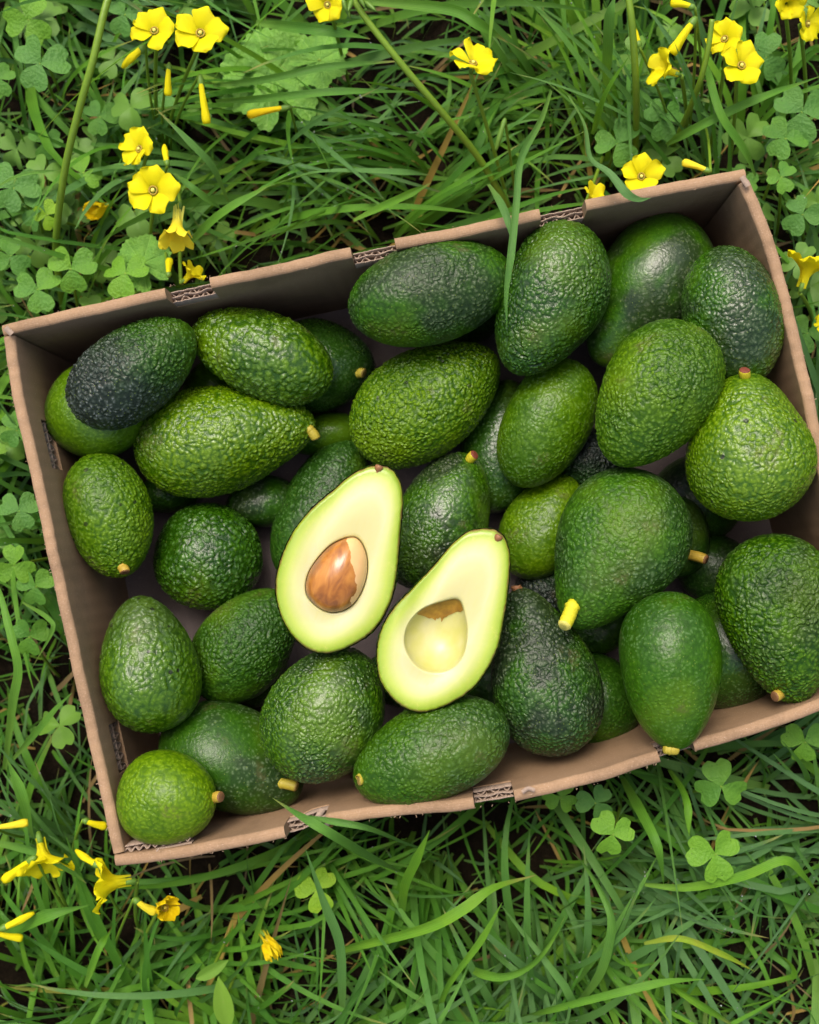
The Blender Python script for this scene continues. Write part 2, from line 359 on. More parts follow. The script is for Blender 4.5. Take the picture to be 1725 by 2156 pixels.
    for a, b, z0, z1 in SS:
        Vs, Fs, off = [], [], 0
        ss = np.linspace(a + 4e-4, b - 4e-4, 120)
        Ob = np.stack([np.interp(ss, st, O[:, i]) for i in range(3)], 1); Ib = np.stack([np.interp(ss, st, IN[:, i]) for i in range(3)], 1)
        for kind, zz in (('w', .30), ('w', .70), ('l', .5)):
            dz = (z1 - z0)
            zv = z0 + dz * zz + (dz * .2 * np.sin(ss * 2 * PI / .0058 + zz * 9) if kind == 'w' else 0 * ss)
            Pc = Ob + Ib * (TH - .0008); Pc[:, 2] = zv
            n3 = Ib[60]
            v, f = ribbon(Pc, n3, .0003, .0032); Vs.append(v); Fs.append(f + off); off += len(v)
        v = (np.c_[np.vstack(Vs), np.ones(off)] @ np.array(BI).T)[:, :3]
        link('corrugation', mesh_np('corrugation', v, np.vstack(Fs), True, [M_FLUTE]), wo)
    return O, IN, (straight * .35 + O * .65 + IN * TH * .55)
bo, bi, bbase = make_wall('side_panel', back_line, [(345, 440), (737, 830), (1135, 1232)])
fo, fi, fbase = make_wall('side_panel', front_line, [(602, 690), (1000, 1086), (1392, 1466)], depth=.013)
lo, li, lbase = make_wall('end_panel', left_line, [], [(880, 985, .074, .090), (1545, 1650, .072, .090)], trim=(TH + .0006, TH + .0006))
ro, ri, rbase = make_wall('end_panel', right_line, [], [], trim=(TH + .0006, TH + .0006))
# bottom of the box: a sheet spanning the feet of the four walls
u = np.linspace(0, 1, 60); U, W_ = np.meshgrid(u, u, indexing='ij')
def rs60(B): t = np.linspace(0, 1, len(B)); return np.stack([np.interp(u, t, B[:, i]) for i in range(2)], 1)
cb, cf, cl, cr = rs60(bbase), rs60(fbase), rs60(lbase), rs60(rbase)
cl[0], cl[-1], cr[0], cr[-1] = cb[0], cf[0], cb[-1], cf[-1]
FP = (cb[:, None] * (1 - W_)[..., None] + cf[:, None] * W_[..., None] + cl[None] * (1 - U)[..., None] + cr[None] * U[..., None]
      - (cb[0] * ((1 - U) * (1 - W_))[..., None] + cb[-1] * (U * (1 - W_))[..., None] + cf[0] * ((1 - U) * W_)[..., None] + cf[-1] * (U * W_)[..., None]))
top = np.dstack((FP, np.where((U > .235) & (U < .25), -.0012, 0.0) + .0002 * np.sin(U * 300)))
bot = np.dstack((FP, np.full_like(U, -.0038)))
V = np.vstack((top.reshape(-1, 3), bot.reshape(-1, 3)))
V = (np.c_[V, np.ones(len(V))] @ np.array(BI).T)[:, :3]
me = mesh_np('bottom_panel', V, [grid_faces(60, 60), grid_faces(60, 60, off=3600)[:, ::-1]], False, [M_FLOORCARD])
attr(me, 'worn', np.zeros(7200)); attr(me, 'runs', np.tile(U.ravel() * .4, 2))
link('bottom_panel', me, box)
# a folded flap strip with an open flute edge inside the front corner, and paper scraps on the rim
def strip_on(pl_pts, z, wpx, name, mat, parent, thick=.0006):
    P = catmull(np.array([at(x, y, z)[:] for x, y in pl_pts]), 40); T = np.gradient(P, axis=0); T /= np.linalg.norm(T, axis=1)[:, None]
    s = np.cross(T, (0, 0, 1)); h = wpx * scale_at(z) / 2
    R = np.stack((P + s * h, P + s * h + (0, 0, thick), P - s * h + (0, 0, thick), P - s * h)).reshape(-1, 3)
    R = (np.c_[R, np.ones(len(R))] @ np.array(parent.matrix_world.inverted()).T)[:, :3]
    return R, grid_faces(4, 40)
panel_f = [c for c in box.children if c.name.startswith('side_panel')][1]
Vs, Fs, off = [], [], 0
for k, (o1, amp, per) in enumerate(((0, 0, 1), (10, 4.5, 17), (19, 0, 1))):
    xs = np.linspace(262, 404, 60); ys = 1795 - (xs - 262) * .19 - 3 - o1 + (amp * np.sin(xs * 2 * PI / per) if amp else 0) + 10
    P = np.array([at(x, y, RIM - .003)[:] for x, y in zip(xs, ys)]); T = np.gradient(P, axis=0); T /= np.linalg.norm(T, axis=1)[:, None]
    s = np.cross(T, (0, 0, 1)) * .0003
    R = np.stack((P + s - (0, 0, .012), P + s, P - s, P - s - (0, 0, .012))).reshape(-1, 3)
    Vs.append((np.c_[R, np.ones(len(R))] @ np.array(BI).T)[:, :3]); Fs.append(grid_faces(4, 60) + off); off += len(R)
Vf, Ff, of_ = [], [], 0
for O_, I_ in ((bo, bi), (fo, fi), (lo, li), (ro, ri)):
    for q in range(230):
        i = rng.integers(3, len(O_) - 3); b0 = O_[i] + I_[i] * (0.0003 if rng.random() < .7 else TH - .0003); b0 = b0.copy(); b0[2] = RIM - .0016
        if rng.random() < .68: continue
        d = -I_[i] * rng.uniform(.2, 1) + rng.normal(0, .5, 3) + (0, 0, rng.uniform(0, .8)); d /= np.linalg.norm(d); ln = rng.uniform(.0005, .0016)
        P_ = b0 + d * np.linspace(0, ln, 4)[:, None] + rng.normal(0, .00018, (4, 3)); sd_ = np.cross(d, (.3, .5, .8)); sd_ /= np.linalg.norm(sd_); sd_ *= rng.uniform(.00006, .0002)
        Vf.append(np.stack((P_ - sd_, P_ + sd_), 1).reshape(-1, 3)); Ff.append(grid_faces(4, 2) + of_); of_ += 8
Vf = (np.c_[np.vstack(Vf), np.ones(of_)] @ np.array(BI).T)[:, :3]
tag(link('frayed_fibre', mesh_np('frayed_fibre', Vf, np.vstack(Ff), True, [M_FRAY]), box), kind='stuff')
fl = link('folded_flap', mesh_np('folded_flap', np.vstack(Vs), np.vstack(Fs), True, [M_FLUTE]), box)
for pts, w_, z in (([(668, 1722), (680, 1704)], 12, .112), ([(686, 1738), (700, 1728), (712, 1736)], 9, .1125), ([(1100, 1668), (1112, 1660), (1126, 1664)], 8, .1125), ([(330, 1792), (336, 1786)], 3, .1125), ([(1562, 372), (1576, 392)], 12, .113), ([(12, 690), (26, 704)], 12, .113)):
    R, F = strip_on(pts, z, w_, 'paper_scrap', M_CARD, box)
    me = mesh_np('paper_scrap', R, F, True, [M_FLUTE]); link('paper_scrap', me, box)

# ------------------------------------------------------------------ avocados
def profile(t, k, neck=0.0):
    r = np.sqrt(np.clip(1 - t * t, 0, 1)) * (1 - k * t - neck * np.exp(-((t - .55) / .28) ** 2))
    return r
def avocado_geo(L, W, k, neck=0., bend=0., seed=0, nr=74, na=104):
    th = np.linspace(0, PI, nr + 2)[1:-1]; t = -np.cos(th)
    tt = np.linspace(-1, 1, 400); mx = profile(tt, k, neck).max()
    r = profile(t, k, neck) / mx * W / 2
    a = np.linspace(0, 2 * PI, na, endpoint=False)
    rs = np.random.default_rng(seed); lump = np.ones((nr, na))
    for q in range(5):
        f = rs.integers(1, 4); p1, p2 = rs.uniform(0, 6, 2); lump += .018 * np.sin(f * a[None] + p1) * np.sin(rs.uniform(1, 4) * t[:, None] + p2)
    X = np.repeat((t * L / 2)[:, None], na, 1); Y = r[:, None] * np.cos(a)[None] * lump; Z = r[:, None] * np.sin(a)[None] * lump
    Y = Y + bend * W * (t[:, None] ** 2 - .3) * (t[:, None] > -1)
    V = np.stack((X, Y, Z), -1).reshape(-1, 3)
    by = bend * W * .7
    V = np.vstack((V, [(-L / 2, by, 0), (L / 2, by, 0)]))
    F = grid_faces(nr, na, True); j = np.arange(na); j2 = (j + 1) % na
    c0 = np.stack((np.full(na, nr * na), j2, j), 1); c1 = np.stack((np.full(na, nr * na + 1), (nr - 1) * na + j, (nr - 1) * na + j2), 1)
    ax = np.concatenate((np.repeat(t, na), (-1, 1)))
    return V, [F, np.vstack((c0, c1))], ax
def spheres(L, W, k, neck, bend):
    tt = np.linspace(-1, 1, 400); mx = profile(tt, k, neck).max()
    t = np.array((-.60, -.45, -.25, -.05, .2, .42, .62, .78))
    r = np.minimum(profile(t, k, neck) / mx * W / 2, (1 - np.abs(t)) * L / 2 * 1.08)
    return np.stack((t * L / 2, bend * W * (t * t - .3), 0 * t), 1), r
# id: blunt end, stem end, width, k, neck, bend, elevation, tone, material options, stem, label
D = dict
AV = [
 # --- lower layer
 D(b=(190, 965), s=(215, 760), w=215, zfix=.05, k=.06, tone=.66, m=D(bump=.15, bloom=.35, gloss=.34), l='smooth yellow-green avocado half hidden under the purplish one in the back corner'),
 D(b=(395, 800), s=(520, 860), w=150, k=.1, tone=.55, m=D(bump=.2, bloom=.1), l='dark olive avocado peeping out beneath two bumpy ones near the notched back wall'),
 D(b=(575, 770), s=(790, 770), w=200, k=.22, tone=.22, m=D(bump=.12, bloom=.45, gloss=.3, dark_end=-.35), stem=D(p=(757, 786), len=.004, c='y'), l='smooth dark avocado with a yellow stem stub, tucked under a glossy bumpy one'),
 D(b=(1010, 720), s=(960, 600), w=150, k=.1, tone=.1, m=D(bump=.25, bloom=.7), l='blue-grey green avocado mostly hidden under the long dull one by the back wall'),
 D(b=(1320, 770), s=(1395, 640), w=150, k=.1, tone=.3, m=D(bump=.4, bloom=.8), l='greyish avocado showing only as a sliver behind the big bumpy upright one'),
 D(b=(1030, 1080), s=(1075, 800), w=165, k=.12, tone=.25, m=D(bump=.15, bloom=.75, gloss=.33), l='smooth grey-green avocado lying deep between the bright bumpy one and the olive one'),
 D(b=(1262, 905), s=(1212, 1050), w=185, k=.1, tone=.05, m=D(bump=.8, bloom=0, dark_end=1.0), l='blackish purple rough avocado deep in the gap below the olive smooth one'),
 D(b=(1120, 1300), s=(1190, 1180), w=140, k=.1, tone=.05, m=D(bump=.6, bloom=.0, dark_end=1.0), l='black-purple avocado deep below the small bright one beside the cut half'),
 D(b=(1445, 960), s=(1500, 1140), w=190, k=.1, tone=.12, m=D(bump=.12, bloom=.1, purple=.8), l='dark brownish avocado in deep shade between the speckled one and the large matte one'),
 D(b=(1350, 1090), s=(1478, 1190), w=185, k=.2, tone=.2, m=D(bump=.15, bloom=.5, purple=.3), stem=D(p=(1452, 1168), tip=(1492, 1182), dz=.006, len=.011, c='o'), l='dark avocado with an orange-yellow stem, lying under the large matte green one'),
 D(b=(1640, 1378), s=(1400, 1362), w=248, zfix=.05, k=.08, tone=.22, m=D(bump=.08, bloom=.55, gloss=.27), l='smooth dark grey-green avocado with a white glint lying on the box bottom'),
 D(b=(1300, 1560), s=(1215, 1380), w=180, zfix=.035, k=.1, tone=.3, m=D(bump=.2, bloom=.3), l='dark avocado sliver behind the purple-tinged pear-shaped one near the front wall'),
 D(b=(710, 1585), s=(800, 1535), w=140, k=.1, tone=.3, m=D(bump=.2, bloom=.2), l='dark avocado deep in the gap above the middle of the front wall'),
 D(b=(560, 1110), s=(560, 1000), w=170, k=.15, tone=.3, m=D(bump=.2, bloom=.85, purple=.6), l='grey-green avocado with a dark blotch, deep beside the long dark one'),
 D(b=(700, 960), s=(690, 870), w=170, k=.1, tone=.42, m=D(bump=.2, bloom=.15), l='plain dark green avocado under the stem tip of the bright pear-shaped one'),
 D(b=(350, 1080), s=(350, 1000), w=130, k=.1, tone=.3, m=D(bump=.3, bloom=.1), l='dark avocado deep in the gap beneath the bright pear-shaped one'),
 D(b=(810, 1480), s=(850, 1380), w=140, k=.1, tone=.15, m=D(bump=.3, bloom=.1), l='dark avocado hidden in the gap under the hollow cut half'),
 D(b=(345, 1535), s=(634, 1670), w=222, k=.12, tone=.30, m=D(bump=.10, bloom=.9, gloss=.36, purple=.4, dots=.3), stem=D(p=(596, 1650), tip=(630, 1660), dz=.002, len=.009, c='y'), l='smooth bluish-green avocado with a dark scar and yellow stem sliver beside the front wall', zfix=.05),
 D(b=(500, 1400), s=(600, 1440), w=150, k=.1, tone=.2, m=D(bump=.2, bloom=.1), l='dark avocado deep below the matte one next to the seeded half'),
 D(b=(870, 860), s=(760, 820), w=140, k=.1, tone=.2, m=D(bump=.2, bloom=.1), l='dark avocado in the gap between the long dull one and the bright bumpy one'),
 D(b=(1530, 1130), s=(1480, 1270), w=170, k=.1, tone=.15, m=D(bump=.15, bloom=.2, purple=.5), zfix=.03, l='dark purplish avocado in the gap above the smooth one lying on the box bottom'),
 D(b=(1240, 1290), s=(1290, 1370), w=140, k=.1, tone=.15, m=D(bump=.3, bloom=.1), zfix=.026, l='dark avocado deep under the long ringed yellow stem'),
 D(b=(1000, 1500), s=(1080, 1400), w=130, k=.1, tone=.15, m=D(bump=.3, bloom=.1), zfix=.026, l='dark avocado deep between the hollow half and the purple-patched one'),
 # --- middle
 D(b=(610, 1225), s=(745, 925), w=178, k=.12, tone=.22, m=D(bump=.35, bloom=.65, gloss=.42), l='long dark blue-green avocado partly under the cut half with the seed'),
 D(b=(850, 1235), s=(1000, 962), w=200, k=.10, bend=.06, tone=.5, m=D(bump=.45, bloom=.5, purple=.7, gloss=.33), stem=D(p=(990, 968), tip=(1004, 956), dz=.004, len=.006, c='yr'), l='mid green avocado with a short yellow-and-red stem, between the two cut halves'),
 D(b=(1085, 1212), s=(1205, 1000), w=160, k=.16, tone=.80, m=D(bump=.30, bloom=.15, gloss=.36), l='small yellow-green avocado touching the stem end of the hollow cut half'),
 D(b=(420, 1460), s=(610, 1255), w=195, k=.1, tone=.38, m=D(bump=.55, bloom=.55, gloss=.45, dots=.6), l='matte dark green pebbled avocado beside the bottom of the seeded half'),
 D(b=(195, 955), s=(262, 1215), w=182, k=.06, tone=.70, m=D(bump=.5, bloom=.35, gloss=.4, dots=.7), stem=D(p=(259, 1196), len=.004, c='o'), l='bright green avocado with a small orange stem stub against the end wall'),
 D(b=(425, 1282), s=(456, 1058), w=232, k=.05, el=40, tone=.48, m=D(bump=.75, bloom=.6, gloss=.3, cell=350), l='round wavy-skinned glossy avocado seen end-on, above the bare box bottom'),
 D(b=(335, 1542), s=(290, 1254), w=212, zfix=.082, k=.22, tone=.60, m=D(bump=.45, bloom=.25, gloss=.33, dark_end=-.45, dots=.8, cell=380), l='glossy avocado with a darkened top standing by the end wall near the front corner'),
 D(b=(249, 1680), s=(460, 1681), zfix=.100, w=196, k=.12, el=25, tone=.80, m=D(bump=.28, bloom=.08, gloss=.4), stem=D(p=(452, 1680), tip=(472, 1680), dz=.004, len=.006, c='o'), l='small bright lime-green avocado with an orange stem in the front corner'),
 D(b=(1455, 468), s=(1265, 770), w=240, zfix=.046, k=.24, neck=.05, bend=-.04, tone=.45, m=D(bump=.12, bloom=.55, gloss=.34, purple=.6), l='large smooth pear-shaped avocado in the back corner, brownish near its top'),
 D(b=(1512, 520), s=(1572, 815), w=206, zfix=.068, k=.04, tone=.45, m=D(bump=.45, bloom=.55, gloss=.3, purple=.5), l='glossy avocado leaning on the end wall near the back corner'),
 # --- upper
 D(b=(735, 660), s=(1082, 572), w=212, zfix=.078, k=.06, tone=.42, m=D(bump=.45, bloom=.5, gloss=.42, purple=.5), stem=D(p=(1076, 566), len=.002, c='b'), l='long dull green avocado lying along the back wall under the drooping grass blade'),
 D(b=(1225, 475), s=(1092, 790), w=222, zfix=.072, k=.16, bend=-.05, tone=.38, m=D(bump=.7, bloom=.4, gloss=.34), l='dark green heavily pebbled avocado standing beside the drooping grass blade'),
 D(b=(698, 805), s=(407, 690), w=186, k=.06, tone=.66, m=D(bump=.75, bloom=.75, gloss=.3, cell=350), l='glossy wavy-skinned avocado with a silvery sheen, second along the notched back wall'),
 D(b=(286, 955), s=(664, 888), w=234, k=.26, neck=.05, tone=.84, m=D(bump=.62, bloom=.30, gloss=.3, cell=400), stem=D(p=(655, 908), tip=(668, 932), dz=-.002, len=.006, c='y'), l='bright glossy pear-shaped avocado with yellow stem pointing towards the seeded half'),
 D(b=(752, 945), s=(1045, 748), w=228, k=.14, tone=.74, m=D(bump=.85, bloom=.4, gloss=.36, dots=.6), l='bright coarsely pebbled avocado just above the tip of the seeded half'),
 D(b=(1085, 1022), s=(1215, 762), w=188, k=-.08, tone=.62, m=D(bump=.30, bloom=.6, gloss=.38), l='evenly olive green, almost smooth avocado in the middle of the box'),
 D(b=(1470, 690), s=(1290, 975), w=238, k=.16, tone=.64, m=D(bump=.75, bloom=.45, gloss=.38, dots=.3), l='big mid green pebbled avocado standing in front of the smooth back corner one'),
 D(b=(1582, 1098), s=(1568, 785), w=260, k=.19, neck=.03, tone=.84, m=D(bump=.5, bloom=.3, gloss=.32, dots=1.0), stem=D(p=(1570, 792), tip=(1571, 772), dz=.004, len=.005, c='yr'), l='fat bright pear-shaped avocado with black specks and a reddish stem'),
 D(b=(1405, 1245), s=(1422, 1580), w=212, k=.20, zfix=.088, tone=.46, m=D(bump=.18, bloom=.45, gloss=.36), stem=D(p=(1412, 1578), tip=(1430, 1578), dz=-.002, len=.004, c='y'), l='smooth deep green avocado with its tip resting on the front rim'),
 D(b=(1192, 1588), s=(1090, 1238), w=228, zfix=.080, k=.32, neck=.04, tone=.36, m=D(bump=.6, bloom=.45, gloss=.36, purple=.6, dark_end=.3), stem=D(p=(1090, 1234), len=.002, c='b'), l='dark pear-shaped avocado with purplish-black patches beside the hollow half'),
 D(b=(1388, 1005), s=(1200, 1318), w=272, k=.30, neck=.03, el=10, tone=.48, m=D(bump=.42, bloom=.75, gloss=.48, purple=.3), stem=D(p=(1206, 1276), tip=(1180, 1330), dz=.010, len=.015, c='Y', r=.0034), l='large matte grey-green avocado with a long ringed yellow stem'),
 D(b=(1612, 1125), s=(1678, 1480), w=246, k=.24, tone=.55, m=D(bump=.8, bloom=.35, gloss=.36, purple=.3), stem=D(p=(1640, 1462), tip=(1622, 1470), dz=.004, len=.005, c='o'), l='large deep-pebbled avocado with brown stem stub over the front corner rim'),
 D(b=(600, 1630), s=(765, 1375), w=246, zfix=.086, k=.06, tone=.55, m=D(bump=.7, bloom=.45, gloss=.35, dots=.6, purple=.35), l='broad green pebbled avocado directly below the seeded half'),
 D(b=(1068, 1515), s=(748, 1652), w=204, zfix=.084, k=.06, tone=.50, m=D(bump=.4, bloom=.45, gloss=.38, dark_end=.35), stem=D(p=(757, 1640), len=.0015, c='y'), l='avocado lying along the front wall with a small yellowish stem scar'),
 D(b=(155, 875), s=(404, 690), w=190, zfix=.088, k=.10, tone=.40, m=D(bump=.8, bloom=.35, gloss=.36, dark_end=1.0), l='rough avocado with a purplish-black end, in the back corner by the notch'),
]
placed = []          # (centres, radii)
def local_frame(a, z):
    pb, ps = at(*a['b'], z), at(*a['s'], z); d = ps - pb; Lp = d.length; W = a['w'] * scale_at(z)
    el = math.radians(a.get('el', 0)); L = Lp
    if el: L = math.sqrt(max(Lp * Lp - (W * math.sin(el)) ** 2, (Lp * .5) ** 2)) / math.cos(el); L = min(L, W * 1.45)
    X = d.normalized() * math.cos(el) + Vector((0, 0, math.sin(el)))
    Z = Vector((0, 0, 1)); Z = (Z - X * X.dot(Z)).normalized(); Y = Z.cross(X)
    M = Matrix((X, Y, Z)).transposed().to_4x4(); M.translation = (pb + ps) / 2
    return M, L, W
def poke(Cw, R_):
    worst = 9.0
    for O_, I_ in ((bo, bi), (fo, fi), (lo, li), (ro, ri)):
        for c_, r_ in zip(Cw, R_):
            if c_[2] - r_ * .35 > RIM: continue
            i = np.argmin(((O_[:, :2] - c_[:2]) ** 2).sum(1)); d = (c_ - O_[i])[:2] @ I_[i][:2] - TH
            worst = min(worst, d - math.sqrt(max(r_ * r_ - max(0, c_[2] - RIM) ** 2, 0)))
    return worst
def drop(a, allow):
    z = a.get('zfix', .012)
    while True:
        M, L, W = local_frame(a, z)
        C, R = spheres(L, W, a['k'], a.get('neck', 0), a.get('bend', 0))
        Cw = C @ np.array(M.to_3x3()).T + np.array(M.translation)
        ok = (Cw[:, 2] - R).min() > .0005 and z >= a.get('zmin', 0)
        if ok and poke(Cw, R) < -.0048: ok = False
        if ok and placed and 'zfix' not in a:
            for PC, PR in placed:
                dist = np.linalg.norm(Cw[:, None] - PC[None], axis=2) - R[:, None] - PR[None]
                if dist.min() < -allow: ok = False; break
        if ok or z > .118: break
        z += .0015
    pk_ = poke(Cw, R)
    if pk_ < -.0055: print('POKES', round(pk_ * 1000, 1), round(z * 1000), a['l'])
    placed.append((Cw, R)); return M, L, W, z
STEMC = {'y': ((.40, .33, .03), (.34, .24, .05)), 'o': ((.42, .29, .03), (.20, .09, .03)), 'yr': ((.55, .48, .02), (.20, .04, .02)), 'b': ((.30, .13, .05), (.24, .11, .045)), 'Y': ((.62, .58, .02), (.66, .60, .12))}
STEMM = {k: (simple('stem_side_' + str(i), v[0], .55, .3, 700), simple('stem_end_' + str(i), v[1], .7, .5, 900)) for i, (k, v) in enumerate(STEMC.items())}
def stem_mesh(r, ln, c, ringed=False):
    z = np.linspace(-.003, ln, 14); rr = r * (1 + .10 * np.sin(z / ln * 3) + (.055 * np.sin(z / ln * 30) if ringed else 0)); rr[-1] *= .78; rr[0] *= .6; rr[5 if ln < .005 else 3] *= 1.18
    P = np.stack((.0006 * np.sin(z / ln * 2.2), 0 * z, z), 1)
    V, F = tube_np(P, rr, 12); V[-1, 2] -= r * .3
    V[-13:-2] += 0
    nf = len(F[0]); mi = np.zeros(nf + len(F[1]), int); mi[nf + 12:] = 1; mi[nf - 12:nf] = 1
    return mesh_np('stem', V, F, True, list(STEMM[c]), mi)
zlog = []
for i, a in enumerate(AV):
    low = i < 23
    M, L, W, z = drop(a, .011 if low else .009)
    zlog.append(round(z * 1000))
    V, F, ax = avocado_geo(L, W, a['k'], a.get('neck', 0), a.get('bend', 0), i + 3, *((40, 56) if low and i not in (0, 2, 10, 17) else (104, 150)))
    me = mesh_np('avocado', V, F, True, [skin_mat('avocado_skin_%d' % i, a['tone'], seed=i * .37, **a['m'])])
    attr(me, 'ax', ax)
    o = link('avocado', me); o.matrix_world = M
    tag(o, a['l'], 'avocado', 'whole avocados in the cardboard box')
    s = a.get('stem')
    if s:
        bv = BVHTree.FromPolygons([tuple(v) for v in V], [tuple(int(q) for q in f) for fs in F for f in fs])
        MI = M.inverted(); co = MI @ Vector((0, 0, CAMZ)); target = at(*s['p'], z); dl = (MI @ target - co).normalized()
        hit = bv.ray_cast(co, dl)
        if hit[0] is None: hp, hn = Vector((L / 2, 0, 0)), Vector((1, 0, 0))
        else: hp, hn = hit[0], hit[1]
        if hn.dot(dl) > 0: hn = -hn
        if 'tip' in s:
            hw = M @ hp; tw = at(*s['tip'], hw.z + s.get('dz', 0)); dirl = (MI.to_3x3() @ (tw - hw)).normalized()
        else: dirl = (hn + Vector((.6, 0, 0))).normalized()
        so = link('stem', stem_mesh(s.get('r', .0027), s['len'], s['c'], s['c'] == 'Y'), o)
        so.matrix_local = frame(dirl, (0, 1, .3), hp - dirl * .0005)
print('AVOCADO Z mm', zlog)

# ------------------------------------------------------------------ the two cut halves
N = Nodes('avocado_flesh'); o = N.obj(); e = N.at('edge'); cv = N.at('cav')
n = N.noise(o, 60, 3); ee = N.math('ADD', e, N.math('MULTIPLY', N.math('SUBTRACT', n, .5), .12))
c = N.ramp(ee, (0.0, (.48, .455, .205)), (.30, (.495, .482, .25)), (.52, (.475, .490, .19)), (.76, (.345, .430, .060)), (.93, (.205, .320, .012)), (.975, (.19, .21, .02)), (1.0, (.085, .055, .025)))
c = N.mix(N.math('MULTIPLY', N.smooth(N.noise(o, 240, 4, .7), .56, .72), .22), c, (.62, .52, .16))
fb = N.noise(N.n('ShaderNodeMapping', {'Vector': o, 'Scale': (.25, 1, 1)}).outputs[0], 420, 3, .6); c = N.mix(N.math('MULTIPLY', N.smooth(fb, .5, .75), .16), c, (.50, .44, .10))
br = N.math('MULTIPLY', N.smooth(e, .90, .99), N.smooth(N.noise(o, 120, 3), .48, .66)); c = N.mix(N.math('MULTIPLY', br, .6), c, (.20, .12, .03))
c = N.mix(cv, c, N.ramp(N.noise(o, 90, 2), (.35, (.46, .45, .13)), (.65, (.51, .49, .22))))
N.p(Base_Color=c, Roughness=.33); N.b.inputs['Subsurface Weight'].default_value = .25; N.b.inputs['Subsurface Radius'].default_value = (.004, .004, .001); N.b.inputs['Subsurface Scale'].default_value = .5
N.bump(N.math('ADD', N.math('MULTIPLY', N.noise(o, 500, 2), .5), fb), .0003, .25); M_FLESH = N.m
N = Nodes('avocado_seed_coat'); o = N.obj(); pk = N.at('peel')
st = N.noise(N.n('ShaderNodeMapping', {'Vector': o, 'Scale': (1, 2.2, 1)}).outputs[0], 75, 3, .55, .6)
c = N.ramp(st, (.24, (.14, .048, .014)), (.44, (.29, .105, .020)), (.62, (.42, .17, .030)), (.85, (.52, .25, .055)))
gr = N.noise(o, 55, 2); c = N.mix(N.math('MULTIPLY', N.smooth(gr, .52, .7), .55), c, (.16, .10, .08))
c = N.mix(N.smooth(N.math('ADD', pk, N.math('MULTIPLY', N.math('SUBTRACT', N.noise(o, 170, 3), .5), .55)), .49, .53), c, N.mix(N.noise(o, 90, 2), (.60, .34, .13), (.72, .46, .20)))
N.p(Base_Color=c, Roughness=.24); N.bump(st, .0006, .5); M_SEED = N.m
N = Nodes('seed_coat_scrap'); o = N.obj(); c = N.ramp(N.noise(o, 220, 3), (.3, (.22, .11, .012)), (.6, (.36, .19, .018)), (.8, (.50, .30, .03)))
N.p(Base_Color=c, Roughness=.5); M_SCRAP = N.m
M_HALFSKIN = skin_mat('cut_half_skin', .35, bump=.5, bloom=.1)
HALVES = [
 D(o=[(800, 980), (832, 996), (848, 1045), (842, 1130), (836, 1200), (822, 1268), (786, 1328), (735, 1362), (690, 1376), (646, 1366), (604, 1322), (582, 1262), (584, 1200), (612, 1130), (652, 1076), (704, 1030), (752, 992)],
   cav=[(748, 1131), (770, 1160), (774, 1205), (760, 1250), (735, 1280), (700, 1290), (668, 1278), (645, 1250), (648, 1210), (672, 1172), (705, 1142)], ax=((672, 1376), (805, 983)), z=.112, deep=.0125, stem=(798, 984), tilt=(.02, -.05), l='cut avocado half still holding its brown seed, lying on the heap'),
 D(o=[(1028, 1113), (1058, 1126), (1074, 1168), (1070, 1240), (1058, 1320), (1040, 1384), (1000, 1446), (952, 1480), (900, 1499), (858, 1494), (822, 1466), (797, 1420), (796, 1350), (822, 1290), (868, 1240), (915, 1190), (952, 1146), (990, 1118)],
   cav=[(965, 1262), (978, 1290), (984, 1335), (975, 1380), (950, 1408), (912, 1416), (876, 1400), (853, 1360), (858, 1318), (885, 1285), (925, 1268)], ax=((860, 1497), (1045, 1118)), z=.114, deep=.014, stem=(1050, 1131), tilt=(.0, -.03), l='cut avocado half with an empty seed hollow, lying on the heap'),
]
